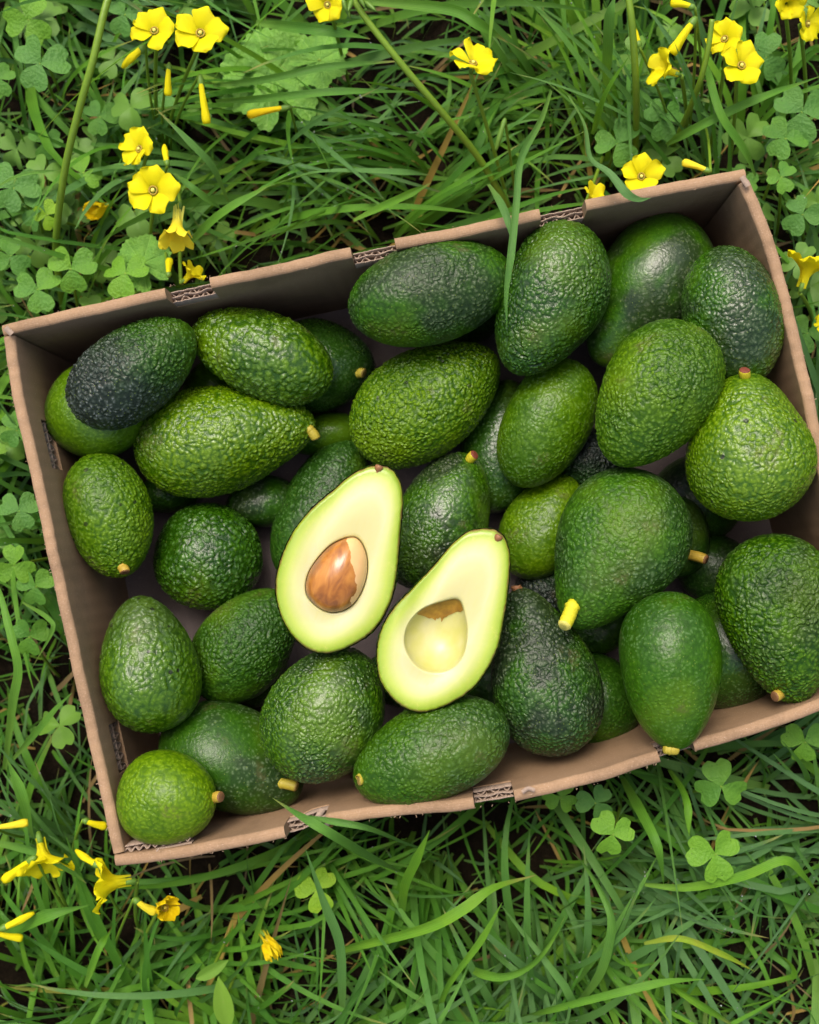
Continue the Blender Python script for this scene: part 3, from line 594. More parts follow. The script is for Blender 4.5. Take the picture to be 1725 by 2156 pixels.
for hi, h in enumerate(HALVES):
    z0 = h['z']; cen = at(sum(p[0] for p in h['cav']) / len(h['cav']), sum(p[1] for p in h['cav']) / len(h['cav']), z0)
    nz = Vector((h['tilt'][0], h['tilt'][1], 1)).normalized(); xd = at(*h['ax'][1], z0) - at(*h['ax'][0], z0)
    M = frame(nz, xd, cen); MI = M.inverted(); root = empty('avocado_half', M)
    tag(root, h['l'], 'avocado half', 'two halves of one cut avocado')
    def toloc(px):                                      # plan point onto the cut plane
        c0 = MI @ Vector((0, 0, CAMZ)); p = MI @ at(px[0], px[1], z0); d = p - c0; q = c0 + d * (-c0.z / d.z); return (q.x, q.y)
    NA = 192
    out = catmull_closed([toloc(p) for p in h['o']], 600); cav = catmull_closed([toloc(p) for p in h['cav']], 600)
    def polar(poly):
        an = np.arctan2(poly[:, 1], poly[:, 0]); rr = np.hypot(poly[:, 0], poly[:, 1]); od = np.argsort(an); a = np.linspace(-PI, PI, NA, endpoint=False)
        return a, np.interp(a, np.r_[an[od] - 2 * PI, an[od], an[od] + 2 * PI], np.tile(rr[od], 3))
    a, ro_ = polar(out); _, rc = polar(cav)
    ro_ = ro_ * (1 + .007 * np.array([noise.noise((math.cos(q) * 14, math.sin(q) * 14, hi * 3)) for q in a]) + .008 * np.array([noise.noise((math.cos(q) * 40, math.sin(q) * 40, hi * 3)) for q in a]))
    ca, sa = np.cos(a), np.sin(a)
    rows, ed, cvs = [], [], []
    gap = 1.0
    for s in np.linspace(.02, .985, 20):
        rows.append(np.stack((rc * s * ca, rc * s * sa, -h['deep'] * np.sqrt(1 - s ** 2.2) - .0004 + 0 * ca), 1)); ed.append(np.zeros(NA)); cvs.append(np.full(NA, 1.0))
    for s in np.r_[0, .012, np.linspace(.03, 1, 30)]:
        r = rc * (1 - s) + ro_ * s; dz = -.0011 * max(0, 1 - s / .03) ** 2 - .0016 * max(0, (s - .93) / .07) ** 2 + .0006 * math.sin(s * 3)
        rows.append(np.stack((r * ca, r * sa, dz + .0004 * np.sin(a * 3 + s * 5)), 1)); ed.append(s * np.clip(.80 + .2 * (1 - (ro_ - rc) / (ro_ - rc).max()) + .06, 0, 1) ** .3 * 0 + np.clip(1 - (1 - s) * (ro_ - rc) / .0205, 0, 1)); cvs.append(np.full(NA, .35 * max(0, 1 - s / .05)))
    V = np.array(rows).reshape(-1, 3); nrow = len(rows)
    F = [grid_faces(nrow, NA, True)]
    V = np.vstack((V, [(0, 0, -h['deep'] - .0004)])); j = np.arange(NA); F.append(np.stack((np.full(NA, len(V) - 1), (j + 1) % NA, j), 1))
    me = mesh_np('flesh', V, F, True, [M_FLESH]); attr(me, 'edge', np.r_[np.array(ed).ravel(), 0]); attr(me, 'cav', np.r_[np.array(cvs).ravel(), 1])
    link('flesh', me, root)
    # skin: the outside of the half, swept down from the outline
    axm = out.mean(0); rows = []
    rim = np.stack((ro_ * ca, ro_ * sa), 1); axd = np.array([MI.to_3x3() @ xd])[0][:2]; axd = axd / np.linalg.norm(axd); sdv = np.array((-axd[1], axd[0]))
    al = (rim - axm) @ axd; ac = (rim - axm) @ sdv; half = abs(ac)
    Lh = (al.max() - al.min()) / 2; alc = (al.max() + al.min()) / 2
    for q, s in enumerate(np.linspace(0, 1, 40)):
        th = s * PI / 2
        k = math.cos(th); dpt = math.sin(th)
        x = alc + (al - alc) * (k * .98 + .02) if s else al
        sc = math.cos(th)
        prof_ = np.interp(x, np.sort(al), np.interp(np.sort(al), np.sort(al), half[np.argsort(al)]))
        y = ac * sc
        zz = -dpt * .026 * (0.75 + .25 * np.cos((x - alc) / Lh * 1.4 + .5))
        over = .0007 * min(1, q)
        P2 = axm + np.outer(x, axd) + np.outer(y, sdv)
        dirs = rim - axm; dirs = dirs / np.linalg.norm(dirs, axis=1)[:, None]
        P2 = P2 + dirs * (.0009 if q < 6 else .0004) * (1 if q else .5) * .5
        rows.append(np.c_[P2, zz - (.0011 if q == 0 else .0016)])
    V = np.array(rows).reshape(-1, 3); F = [grid_faces(len(rows), NA, True), np.arange((len(rows) - 1) * NA, len(rows) * NA)[None, :]]
    me = mesh_np('skin', V, F, True, [M_HALFSKIN]); attr(me, 'ax', np.zeros(len(V))); link('skin', me, root)
    sp = toloc(h['stem'])
    so = link('stem', stem_mesh(.0020, .0022, 'b'), root); so.matrix_local = frame((sp[0], sp[1], .01), (0, 0, 1), (sp[0] * .985, sp[1] * .985, -.0012))
    if hi == 0:
        rows, pk = [], []
        for th in np.linspace(.03, PI * .62, 44):
            s = math.sin(th) if th < PI / 2 else 1 - (th - PI / 2) * .15
            rows.append(np.stack((rc * .985 * s * ca, rc * .985 * s * sa, (.0118 if th < PI / 2 else .012) * math.cos(th) - .0003 + 0 * ca), 1))
            xx, yy = rows[-1][:, 0], rows[-1][:, 1]
            # axis frame: x towards the tip; the peeled strip runs along the side nearer the other half
            pk.append(np.clip(.5 + (-yy - .0112 + np.maximum(0, xx) * .62) / .008, 0, 1))
        V = np.array(rows).reshape(-1, 3); V = np.vstack((V, [(0, 0, .0115)])); nrw = len(rows)
        F = [grid_faces(nrw, NA, True)[:, ::-1], np.stack((np.full(NA, len(V) - 1), j, (j + 1) % NA), 1)]
        me = mesh_np('seed', V, F, True, [M_SEED]); attr(me, 'peel', np.r_[np.array(pk).ravel(), .1]); link('seed', me, root)
    else:
        # scrap of brown seed coat left in the pointed end of the hollow
        tip = np.array(toloc((962, 1264))); ta = math.atan2(tip[1], tip[0]); rows = []
        ang = np.linspace(ta - .30, ta + 1.28, 60); rcs = np.interp(ang, np.r_[a - 2 * PI, a, a + 2 * PI], np.tile(rc, 3))
        for s in np.linspace(0, 1, 14):
            inner = .44 + .12 * np.array([noise.noise((q * 6, 3.3, 1)) for q in ang]) + .45 * np.clip(np.abs((ang - ta - .49) / .79), 0, 1) ** 4 - .14 * np.exp(-((ang - ta - .25) / .08) ** 2)
            inner = np.minimum(inner, .965); rr = inner * (1 - s) + .975 * s
            rows.append(np.stack((rcs * rr * np.cos(ang), rcs * rr * np.sin(ang), -h['deep'] * np.sqrt(1 - rr ** 2.2) + .0001 + .0003 * np.sin(s * PI)), 1))
        link('seed_coat', mesh_np('seed_coat', np.array(rows).reshape(-1, 3), grid_faces(14, 60), True, [M_SCRAP]), root)

# ------------------------------------------------------------------ plants: numpy blade builder
boxpoly = np.vstack((bo[::12], ro[::12], fo[::-12], lo[::-12]))[:, :2]
def inside_box(P, grow=.002):
    Q = (P - centre[:2]) / (1 + grow / .15) + centre[:2]
    c = np.zeros(P.shape[:-1], bool); n = len(boxpoly)
    for i in range(n):
        x1, y1 = boxpoly[i - 1]; x2, y2 = boxpoly[i]
        if y1 == y2: continue
        cond = ((y1 > Q[..., 1]) != (y2 > Q[..., 1])) & (Q[..., 0] < (x2 - x1) * (Q[..., 1] - y1) / (y2 - y1) + x1)
        c ^= cond
    return c
def blades(X, Y, az, L, w_, phi0, droop, hue, dry, blue, roll, curve=None, nseg=8, keep_out=True):
    n = len(X); s = np.linspace(0, 1, nseg + 1); ds = L[:, None] / nseg
    cv = rng.normal(0, .35, n) if curve is None else curve
    kk = rng.uniform(.35, .8, n)[:, None]; kn = np.where(rng.random(n) < .30, rng.uniform(.3, 1.3, n), 0)[:, None]
    phi = phi0[:, None] - droop[:, None] * s[None] ** 1.3 - kn * (s[None] > kk)
    A = az[:, None] + cv[:, None] * s[None] + .5 * kn * (s[None] > kk) * np.sign(cv)[:, None]
    mid = lambda q: (q[:, 1:] + q[:, :-1]) / 2
    dx, dy, dz = np.cos(mid(phi)) * np.cos(mid(A)) * ds, np.cos(mid(phi)) * np.sin(mid(A)) * ds, np.sin(mid(phi)) * ds
    z0 = gh(X, Y)
    P = np.zeros((n, nseg + 1, 3)); P[:, 1:, 0] = np.cumsum(dx, 1); P[:, 1:, 1] = np.cumsum(dy, 1); P[:, 1:, 2] = np.cumsum(dz, 1)
    P += np.stack((X, Y, z0), 1)[:, None]
    P[..., 2] = np.maximum(P[..., 2], (z0 + .002)[:, None] + .004 * s[None])
    if keep_out:
        bad = (inside_box(P[..., :2], .004) & (P[..., 2] < .135)).any(1) | inside_box(np.stack((X, Y), 1), .006)
        P, A, w_, hue, dry, blue, roll, phi = P[~bad], A[~bad], w_[~bad], hue[~bad], dry[~bad], blue[~bad], roll[~bad], phi[~bad]; n = len(P)
    T = np.gradient(P, axis=1); T /= np.linalg.norm(T, axis=2)[..., None] + 1e-12
    H = np.stack((-np.sin(A), np.cos(A), 0 * A), -1); Nn = np.cross(T, H)
    rl = roll[:, None] * (.4 + s[None]); Sd = H * np.cos(rl)[..., None] + Nn * np.sin(rl)[..., None]; Up = np.cross(T, Sd)
    prof_ = np.clip(np.minimum(.55 + s * 2.2, 1) * (1 - s ** 3.2) ** .8, .02, 1)
    hw = w_[:, None] / 2 * prof_[None]
    Lf, Rt, Md = P - Sd * hw[..., None], P + Sd * hw[..., None], P - Up * (hw * .20)[..., None]
    V = np.stack((Lf, Md, Rt), 2).reshape(-1, 3)
    per = (nseg + 1) * 3; g = grid_faces(nseg + 1, 3); F = (g[None] + (np.arange(n) * per)[:, None, None]).reshape(-1, 4)
    rep = lambda q: np.repeat(q, per)
    return V, F, rep(hue), rep(dry), rep(blue), np.tile(np.repeat(s, 3), n), np.tile(np.array((-1., 0, 1)), n * (nseg + 1))
def blades_obj(name, parts, mat):
    off = 0; Vs, Fs, at_ = [], [], [[], [], [], [], []]
    for p in parts:
        Vs.append(p[0]); Fs.append(p[1] + off); off += len(p[0])
        for i in range(5): at_[i].append(p[2 + i])
    me = mesh_np(name, np.vstack(Vs), np.vstack(Fs), True, [mat])
    for nm, v in zip(('hue', 'dry', 'blue', 'along', 'across'), at_): attr(me, nm, np.concatenate(v))
    return link(name, me)
def scatter(n, x0=-.62, x1=.66, y0=-.72, y1=.72): return rng.uniform(x0, x1, n), rng.uniform(y0, y1, n)
def density(px, py):                                    # how much grass (1) against clover (0), in plan coordinates
    d = np.ones_like(px)
    d = np.where((px < 470) & (py < 690), .42, d); d = np.where((px < 130) & (py > 690) & (py < 1450), .72, d)
    d = np.where((px > 1560) & (py < 1000), .58, d); d = np.where((px > 1330) & (px <= 1560) & (py < 420), .65, d)
    return d
def heading(px, py, n):
    az = rng.uniform(0, 2 * PI, n)
    m = (px > 430) & (px < 1180) & (py < 620)
    base = np.where(rng.random(n) < .55, PI, 0) + rng.normal(.05, .45, n); az = np.where(m & (rng.random(n) < .8), base, az)
    m = (px >= 1100) & (px < 1500) & (py < 480); az = np.where(m & (rng.random(n) < .75), PI / 2 + rng.normal(.15, .5, n) + PI * (rng.random(n) < .35), az)
    m = (px < 150) & (py > 900); az = np.where(m & (rng.random(n) < .6), PI / 2 + rng.normal(0, .6, n) + PI * (rng.random(n) < .4), az)
    return az
parts = []
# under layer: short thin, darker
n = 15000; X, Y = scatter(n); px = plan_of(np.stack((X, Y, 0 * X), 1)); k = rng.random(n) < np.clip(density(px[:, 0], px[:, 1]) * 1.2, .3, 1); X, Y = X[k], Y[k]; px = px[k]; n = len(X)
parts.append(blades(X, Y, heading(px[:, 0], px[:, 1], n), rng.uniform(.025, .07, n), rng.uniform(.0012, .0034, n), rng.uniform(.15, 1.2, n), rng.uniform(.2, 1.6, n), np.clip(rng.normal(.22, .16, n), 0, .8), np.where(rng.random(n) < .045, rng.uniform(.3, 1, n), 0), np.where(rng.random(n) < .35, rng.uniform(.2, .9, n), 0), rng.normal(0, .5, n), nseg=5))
# main layer: tufts of blades sweeping together
nt_, nb_ = 780, 19
TX, TY = scatter(nt_); tp = plan_of(np.stack((TX, TY, 0 * TX), 1)); taz = heading(tp[:, 0], tp[:, 1], nt_); tl = rng.uniform(.065, .150, nt_); tw = rng.uniform(.0022, .0050, nt_); th_ = rng.normal(.36, .13, nt_); tb = np.where(rng.random(nt_) < .55, rng.uniform(.2, 1, nt_), 0); tp0 = rng.uniform(.5, 1.15, nt_); td = rng.uniform(.8, 1.9, nt_)
ti = np.repeat(np.arange(nt_), nb_); n = len(ti); X, Y = TX[ti] + rng.normal(0, .010, n), TY[ti] + rng.normal(0, .010, n); px = plan_of(np.stack((X, Y, 0 * X), 1)); k = rng.random(n) < density(px[:, 0], px[:, 1]); X, Y, ti = X[k], Y[k], ti[k]; n = len(X)
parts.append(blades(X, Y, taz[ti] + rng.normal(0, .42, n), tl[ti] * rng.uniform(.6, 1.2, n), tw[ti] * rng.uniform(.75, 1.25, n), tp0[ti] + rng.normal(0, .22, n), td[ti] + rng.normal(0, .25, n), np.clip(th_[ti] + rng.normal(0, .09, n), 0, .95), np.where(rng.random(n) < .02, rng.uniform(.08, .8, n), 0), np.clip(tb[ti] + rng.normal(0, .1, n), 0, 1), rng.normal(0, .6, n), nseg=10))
# wide upper blades
n = 900; X, Y = scatter(n); px = plan_of(np.stack((X, Y, 0 * X), 1)); k = rng.random(n) < density(px[:, 0], px[:, 1]) ** 1.3; X, Y = X[k], Y[k]; px = px[k]; n = len(X)
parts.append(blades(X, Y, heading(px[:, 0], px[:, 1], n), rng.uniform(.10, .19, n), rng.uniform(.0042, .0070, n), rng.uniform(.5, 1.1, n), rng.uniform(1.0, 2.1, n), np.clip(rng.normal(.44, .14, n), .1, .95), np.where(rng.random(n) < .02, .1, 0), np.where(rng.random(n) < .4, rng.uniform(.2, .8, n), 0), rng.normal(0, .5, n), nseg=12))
grass = blades_obj('grass', parts, M_GRASS); tag(grass, kind='stuff')
# dead straw and litter on the soil
n = 1000; X, Y = scatter(n)
straw = blades_obj('dry_grass_litter', [blades(X, Y, rng.uniform(0, 6.3, n), rng.uniform(.02, .09, n), rng.uniform(.0008, .0030, n), rng.uniform(.0, .5, n), rng.uniform(0, .9, n), np.zeros(n), rng.uniform(.35, 1, n), np.zeros(n), rng.normal(0, .8, n), nseg=6)], M_GRASS); tag(straw, kind='stuff')

# ------------------------------------------------------------------ hand laid grass blades
GB = [  # points (x, y, z mm), width, hue, blue, label
 ([(1160, 190, 95), (1138, 253, 115), (1096, 335, 128), (1086, 433, 133), (1076, 533, 137), (1066, 620, 134), (1068, 690, 130)], 20, .42, .45, 'long grass blade drooping over the back wall onto the avocados'),
 ([(1028, 388, 105), (1055, 430, 122), (1072, 467, 128), (1080, 515, 126)], 20, .42, .7, 'short pale grass blade crossing the drooping blade at the back wall'),
 ([(1195, 200, 80), (1228, 262, 105), (1240, 333, 120), (1283, 367, 124), (1317, 407, 125), (1345, 420, 122), (1370, 417, 120)], 25, .38, .8, 'twisted blue-green grass blade hanging over the rim near the yellow flower'),
 ([(850, 1838, 30), (790, 1808, 70), (708, 1762, 116), (640, 1722, 122), (574, 1680, 126)], 24, .45, .3, 'grass blade reaching over the front rim into the box'),
 ([(930, 1800, 30), (860, 1775, 75), (775, 1742, 116), (690, 1727, 118), (628, 1716, 117)], 20, .42, .4, 'second grass blade lying across the torn front notch'),
 ([(845, 1955, 10), (853, 1870, 55), (878, 1810, 80), (905, 1748, 95)], 27, .62, .0, 'upright light green grass blade standing before the front wall'),
 ([(700, 2010, 20), (725, 1997, 40), (892, 1955, 65), (975, 1915, 70), (1040, 1870, 66), (1128, 1843, 50)], 30, .66, .0, 'long bright arching grass blade in front of the box'),
 ([(985, 2030, 30), (1010, 2048, 45), (1060, 2055, 55), (1110, 2035, 60), (1155, 1990, 65), (1190, 1930, 50)], 27, .60, .1, 'bright curved grass blade dipping like a bow below the box'),
 ([(1205, 2125, 20), (1263, 2052, 55), (1290, 1950, 75), (1271, 1884, 72), (1235, 1825, 60), (1205, 1795, 45)], 26, .52, .35, 'tall crescent-shaped grass blade near the clover leaves'),
 ([(1312, 1640, 20), (1350, 1712, 55), (1383, 1784, 70), (1398, 1862, 55)], 30, .50, .1, 'broad grass blade coming out beneath the front wall'),
 ([(1410, 1622, 30), (1443, 1684, 55), (1452, 1760, 60)], 25, .58, .0, 'grass blade between the two fresh clover leaves'),
 ([(1358, 1862, 50), (1450, 1868, 60), (1567, 1844, 72), (1650, 1812, 76), (1690, 1842, 66), (1728, 1890, 45)], 24, .62, .0, 'bright kinked grass blade running below the round clover leaf'),
 ([(1370, 2030, 30), (1423, 2077, 60), (1483, 2117, 64), (1545, 2160, 50)], 36, .62, .0, 'widest bright grass blade at the bottom edge'),
 ([(1100, 2140, 20), (1160, 2125, 50), (1283, 2094, 70), (1400, 2068, 72), (1486, 2062, 66)], 22, .56, .1, 'straight grass blade lying almost level near the bottom edge'),
 ([(1357, 1987, 60), (1433, 1976, 68), (1517, 2007, 66), (1590, 2046, 55)], 17, .95, .0, 'yellowing grass blade with a pale dry tip'),
 ([(642, 1784, 92), (682, 1900, 80), (715, 1984, 68), (722, 2080, 50), (722, 2156, 25)], 26, .40, .55, 'long bluish grass blade pointing up to the front notch'),
 ([(1058, 1900, 90), (1015, 1977, 80), (942, 2077, 60), (915, 2160, 30)], 19, .62, .0, 'slim bright grass blade slanting up from the bottom edge'),
 ([(-20, 1985, 20), (33, 1960, 50), (100, 1927, 66), (190, 1905, 60)], 34, .46, .1, 'broad grass blade under the fallen yellow flowers'),
 ([(180, 2078, 55), (207, 2000, 68), (232, 1962, 60)], 20, .56, .0, 'short bright grass blade below the yellow flower cluster'),
 ([(-20, 1772, 40), (67, 1790, 62), (127, 1817, 72), (182, 1860, 62)], 26, .50, .3, 'grass blade crossing above the folded yellow flower'),
 ([(-25, 1200, 60), (0, 1245, 76), (27, 1345, 82), (40, 1411, 78), (28, 1480, 66), (10, 1620, 30)], 27, .58, .2, 'long pale grass blade alongside the end wall'),
 ([(48, 1268, 60), (100, 1301, 76), (110, 1330, 78), (67, 1408, 55)], 13, .60, .3, 'thin hooked grass blade leaning to the end wall'),
 ([(28, 1598, 40), (100, 1515, 66), (152, 1458, 76)], 19, .48, .2, 'slanting grass blade touching the outside of the end wall'),
 ([(15, 1600, 66), (50, 1684, 62), (70, 1762, 40)], 30, .52, .2, 'stout grass blade beside the front corner of the box'),
 ([(540, 48, 40), (675, 63, 62), (780, 82, 50)], 30, .40, .2, 'broad level grass blade above the mallow leaf'),
 ([(455, 212, 50), (560, 206, 66), (708, 193, 74), (880, 193, 60)], 21, .44, .2, 'level grass blade crossing below the mallow leaf'),
 ([(450, 180, 50), (560, 166, 68), (692, 140, 74), (860, 127, 60)], 20, .44, .3, 'level grass blade crossing over the mallow leaf'),
 ([(560, 395, 40), (675, 363, 64), (842, 363, 60), (905, 368, 40)], 20, .38, .6, 'dewy grass blade behind the back wall'),
 ([(745, 465, 60), (842, 417, 72), (908, 385, 76)], 21, .52, .0, 'bright grass blade just behind the middle notch'),
 ([(1590, 372, 50), (1567, 317, 70), (1517, 240, 80), (1487, 143, 74), (1472, 110, 60)], 23, .46, .1, 'tall grass blade standing behind the back corner of the box'),
 ([(1405, 305, 40), (1440, 282, 62), (1533, 236, 74), (1617, 200, 78), (1728, 160, 66)], 24, .46, .15, 'long grass blade lying under the open flowers in the corner'),
 ([(1248, 282, 30), (1277, 200, 70), (1325, 118, 92)], 21, .52, .0, 'upright bright grass blade by the thick flower stalk'),
 ([(1272, 192, 30), (1280, 110, 70), (1284, 33, 90), (1296, -10, 95)], 28, .42, .3, 'broad upright grass blade near the top edge'),
 ([(760, 2, 60), (942, 18, 76), (1008, 50, 78), (1070, 90, 62)], 30, .46, .1, 'arched grass blade beside the drooping flower'),
 ([(330, 230, 78), (400, 300, 76), (450, 353, 66), (482, 424, 45)], 20, .40, .5, 'grass blade slanting between the two flower clusters'),
 ([(365, 366, 64), (410, 400, 66), (466, 440, 50)], 21, .46, .3, 'short grass blade beside the fully open flower'),
 ([(395, 516, 40), (467, 450, 62), (575, 386, 66)], 25, .50, .1, 'broad grass blade beside the hanging funnel flower'),
 ([(-15, 398, 66), (50, 367, 78), (133, 358, 70)], 11, .60, .4, 'thin pale grass blade arching over the clover'),
]
def ribbon_blade(P, wpx, hue, blue, dry=0):
    P = catmull(P, 26); s = np.linspace(0, 1, 26); z = P[:, 2]
    W = .76 * wpx * scale_at(.07) * np.clip(np.minimum(.5 + s * 2, 1) * np.minimum(1, (1 - s) * 3 + .04), .04, 1)
    T = np.gradient(P, axis=0); T /= np.linalg.norm(T, axis=1)[:, None]
    H = np.cross((0, 0, 1), T); H /= np.linalg.norm(H, axis=1)[:, None] + 1e-9; U = np.cross(T, H)
    ph = rng.uniform(-.5, .5) + .5 * np.sin(s * rng.uniform(2, 5) + rng.uniform(0, 6)); Sd = H * np.cos(ph)[:, None] + U * np.sin(ph)[:, None]; Up = np.cross(T, Sd)
    fr = np.array((-1, -.5, 0, .5, 1.0)); V = P[:, None] + Sd[:, None] * (fr[None, :, None] * (W / 2)[:, None, None]) + Up[:, None] * ((abs(fr) * .38)[None, :, None] * (W / 2)[:, None, None])
    n = len(V) * 5
    return V.reshape(-1, 3), grid_faces(26, 5), np.full(n, hue), np.full(n, dry), np.full(n, blue), np.repeat(s, 5), np.tile(fr, 26)
for pts, w_, hue, blue, lab in GB:
    P = np.array([at(x, y, z / 1000)[:] for x, y, z in pts])
    if P[-1][2] < P[0][2] - .02: P = P[::-1]
    b = blades_obj('grass_blade', [ribbon_blade(P, w_, hue, blue)], M_GRASS); tag(b, lab, 'grass blade', 'long grass blades round the box')

# ------------------------------------------------------------------ clover (wood sorrel) leaves
def leaflet_np():
    u = np.linspace(0, 1, 9); v = np.linspace(-1, 1, 9)
    U, Vv = np.meshgrid(u, v, indexing='ij')
    wid = np.interp(U, [0, .15, .4, .7, .9, 1], [.03, .20, .48, .60, .50, .34])
    x = U * 1.0 + .13 * (np.abs(Vv) ** 1.2) * U ** 3 - .10 * U ** 6 * (1 - np.abs(Vv)) ** 1.5 - .12 * U ** 6 * (np.abs(Vv) ** 5)
    y = wid * Vv; z = .10 * np.abs(Vv) * wid / .6 + .05 * np.sin(U * 3) - .06 * U * U
    return np.stack((x, y, z), -1).reshape(-1, 3), grid_faces(9, 9)
LV, LF = leaflet_np()
def rotz(a): c, s = math.cos(a), math.sin(a); return np.array(((c, -s, 0), (s, c, 0), (0, 0, 1)))
def leaf_attrs(me, n, hue, blue=0., dry=0.): attr(me, 'hue', np.full(n, hue)); attr(me, 'dry', np.full(n, dry)); attr(me, 'blue', np.full(n, blue)); attr(me, 'along', np.zeros(n))
M_SPECK = None
N = Nodes('clover_leaflet_specked'); o = N.obj(); h = N.at('hue')
n1 = N.noise(o, 1.6, 3); hh = N.math('ADD', h, N.math('MULTIPLY', N.math('SUBTRACT', n1, .5), .3))
c = N.ramp(hh, (0.0, (.036, .120, .012)), (.3, (.068, .205, .018)), (.6, (.135, .310, .016)), (.85, (.20, .37, .014)), (1.0, (.33, .40, .02)))
c = N.mix(N.math('MULTIPLY', N.at('blue'), .7), c, (.085, .20, .060))
vv = N.n('ShaderNodeTexVoronoi', {'Vector': o, 'Scale': 7}).outputs
c = N.mix(N.math('MULTIPLY', N.math('MULTIPLY', N.math('LESS_THAN', vv['Distance'], .16), N.math('GREATER_THAN', N.n('ShaderNodeSeparateColor', {0: vv['Color']}).outputs[0], .72)), .8), c, (.02, .035, .010))
N.p(Base_Color=c, Roughness=.55); N.b.inputs['Specular IOR Level'].default_value = .3; N.bump(N.noise(o, 9, 2), .015, .25)
tr = N.n('ShaderNodeBsdfTranslucent', {'Color': N.mix(.5, c, (.18, .36, .01))}); mx = N.n('ShaderNodeMixShader', {0: .25})
N.t.links.new(N.b.outputs[0], mx.inputs[1]); N.t.links.new(tr.outputs[0], mx.inputs[2]); N.t.links.new(mx.outputs[0], N.out.inputs['Surface']); M_LEAFLET = N.m
leaf_cache = {}
def leaflet_mesh(hue, blue):
    k = (round(hue * 8), round(blue * 4))
    if k not in leaf_cache:
        me = mesh_np('leaflet', LV, LF, True, [M_LEAFLET]); leaf_attrs(me, len(LV), hue, blue); leaf_cache[k] = me
    return leaf_cache[k]
CL = [  # x, y, radius, rot, tilt dir/amount, z mm, hue, blue, label
 (85, 133, 66, .3, (.1, .1), 62, .42, .5, 'large clover leaf with three notched leaflets near the top corner'),
 (60, 40, 62, 1.2, (-.1, .2), 52, .58, .1, 'bright clover leaf touching the top corner'),
 (-5, 165, 42, .8, (.2, .1), 45, .48, .2, 'clover leaf cut off by the side edge below the top corner'),
 (262, 30, 45, 2.2, (.0, .2), 50, .46, .4, 'clover leaf hidden behind the paired open flowers'),
 (28, 395, 60, .2, (.2, .0), 50, .42, .5, 'grey-green clover leaf under the thin arching grass blade'),
 (78, 440, 52, 1.9, (-.2, .1), 46, .44, .4, 'clover leaf next to a yellowing leaflet beside the thick stalk'),
 (98, 452, 34, 3.0, (.1, .3), 52, .92, .0, 'small yellow-green clover leaf beside the thick curved stalk'),
 (80, 610, 56, .9, (.1, -.1), 48, .50, .2, 'heart-lobed clover leaf just outside the back corner of the box'),
 (150, 565, 56, 2.6, (.0, .1), 52, .52, .1, 'clover leaf beneath the lower end of the thick stalk'),
 (265, 575, 58, .4, (-.1, -.2), 50, .58, .0, 'bright clover leaf behind the first notch of the back wall'),
 (22, 540, 44, 1.5, (.2, .1), 40, .40, .2, 'dim clover leaf at the side edge above the box corner'),
 (1290, 1757, 50, .25, (.0, .1), 72, .64, .1, 'light green clover leaf in the grass below the front wall'),
 (1506, 1798, 58, .75, (.05, .0), 72, .70, .0, 'brightest six-lobed clover leaf in the grass'),
 (1520, 1655, 58, 1.7, (-.1, .1), 60, .52, .3, 'dark-specked clover leaf close under the front rim'),
 (1255, 1690, 42, 1.0, (.1, .1), 48, .40, .4, 'dim clover leaf in the shade of the front wall'),
 (1695, 1562, 50, .6, (-.1, .2), 55, .50, .0, 'clover leaf beyond the far end of the front wall'),
 (1690, 235, 64, .3, (.0, .1), 50, .44, .4, 'grey-green clover leaf below the twin flowers at the top corner'),
 (1612, 120, 54, 1.4, (.1, .2), 42, .40, .4, 'dim clover leaf right beside the brown-throated flower'),
 (1655, 290, 50, 2.2, (-.1, .0), 48, .46, .3, 'dewy clover leaf above the back corner of the box'),
 (1645, 372, 36, .9, (.1, .0), 50, .50, .3, 'small clover leaf just outside the back corner'),
 (1690, 450, 46, 1.9, (-.2, .1), 42, .38, .4, 'dark clover leaf outside the upper end wall'),
 (1400, 250, 52, .5, (.1, .1), 38, .36, .2, 'dark clover leaf between two flower stalks'),
 (1300, 300, 54, 1.1, (.0, .1), 40, .40, .2, 'broad dim clover leaf behind the flower at the rim'),
 (1560, 380, 38, 2.0, (.0, .1), 36, .42, .2, 'clover leaf in the shade behind the back rim corner'),
 (40, 1075, 50, .7, (.2, .0), 52, .44, .4, 'clover leaf beside the middle of the end wall'),
 (28, 1190, 48, 1.6, (.1, .1), 50, .56, .1, 'clover leaf near the long pale grass blade'),
 (75, 1235, 44, 2.7, (.2, .1), 46, .48, .3, 'rounded clover leaf pressed towards the end wall'),
 (62, 1340, 46, .4, (.1, .2), 42, .40, .1, 'shaded clover leaf behind the thin hooked blade'),
 (35, 905, 42, 1.9, (.0, .1), 40, .42, .2, 'dim clover leaf outside the upper end wall'),
 (668, 1872, 50, .9, (.1, -.1), 35, .92, .0, 'yellowish clover leaf low between grass stems'),
 (1180, 1678, 40, 1.3, (.0, .1), 40, .60, .0, 'bright clover leaf below the front wall notch'),
 (1700, 700, 46, .2, (-.1, .0), 42, .38, .2, 'clover leaf outside the wall below the funnel flower'),
 (210, 245, 42, 2.4, (.1, .1), 34, .38, .2, 'deep-set clover leaf beside the thick curved stalk'),
 (330, 225, 46, .6, (-.1, .1), 36, .34, .4, 'dark clover leaf beneath the hanging buds'),
 (175, 365, 44, 1.8, (.1, .0), 36, .46, .0, 'small bright clover leaf deep behind the thick stalk'),
 (95, 300, 40, .3, (.1, .1), 32, .36, .1, 'deep-set dark clover leaf below the large top corner leaf'),
]
def stalk_pts(p, q, bend=.25, n=14):
    p, q = np.asarray(p, float), np.asarray(q, float); t = np.linspace(0, 1, n)[:, None]
    P = p + (q - p) * t; P[:, 2] = q[2] + (p[2] - q[2]) * (1 - t[:, 0]) ** (1 - bend * .6); return P
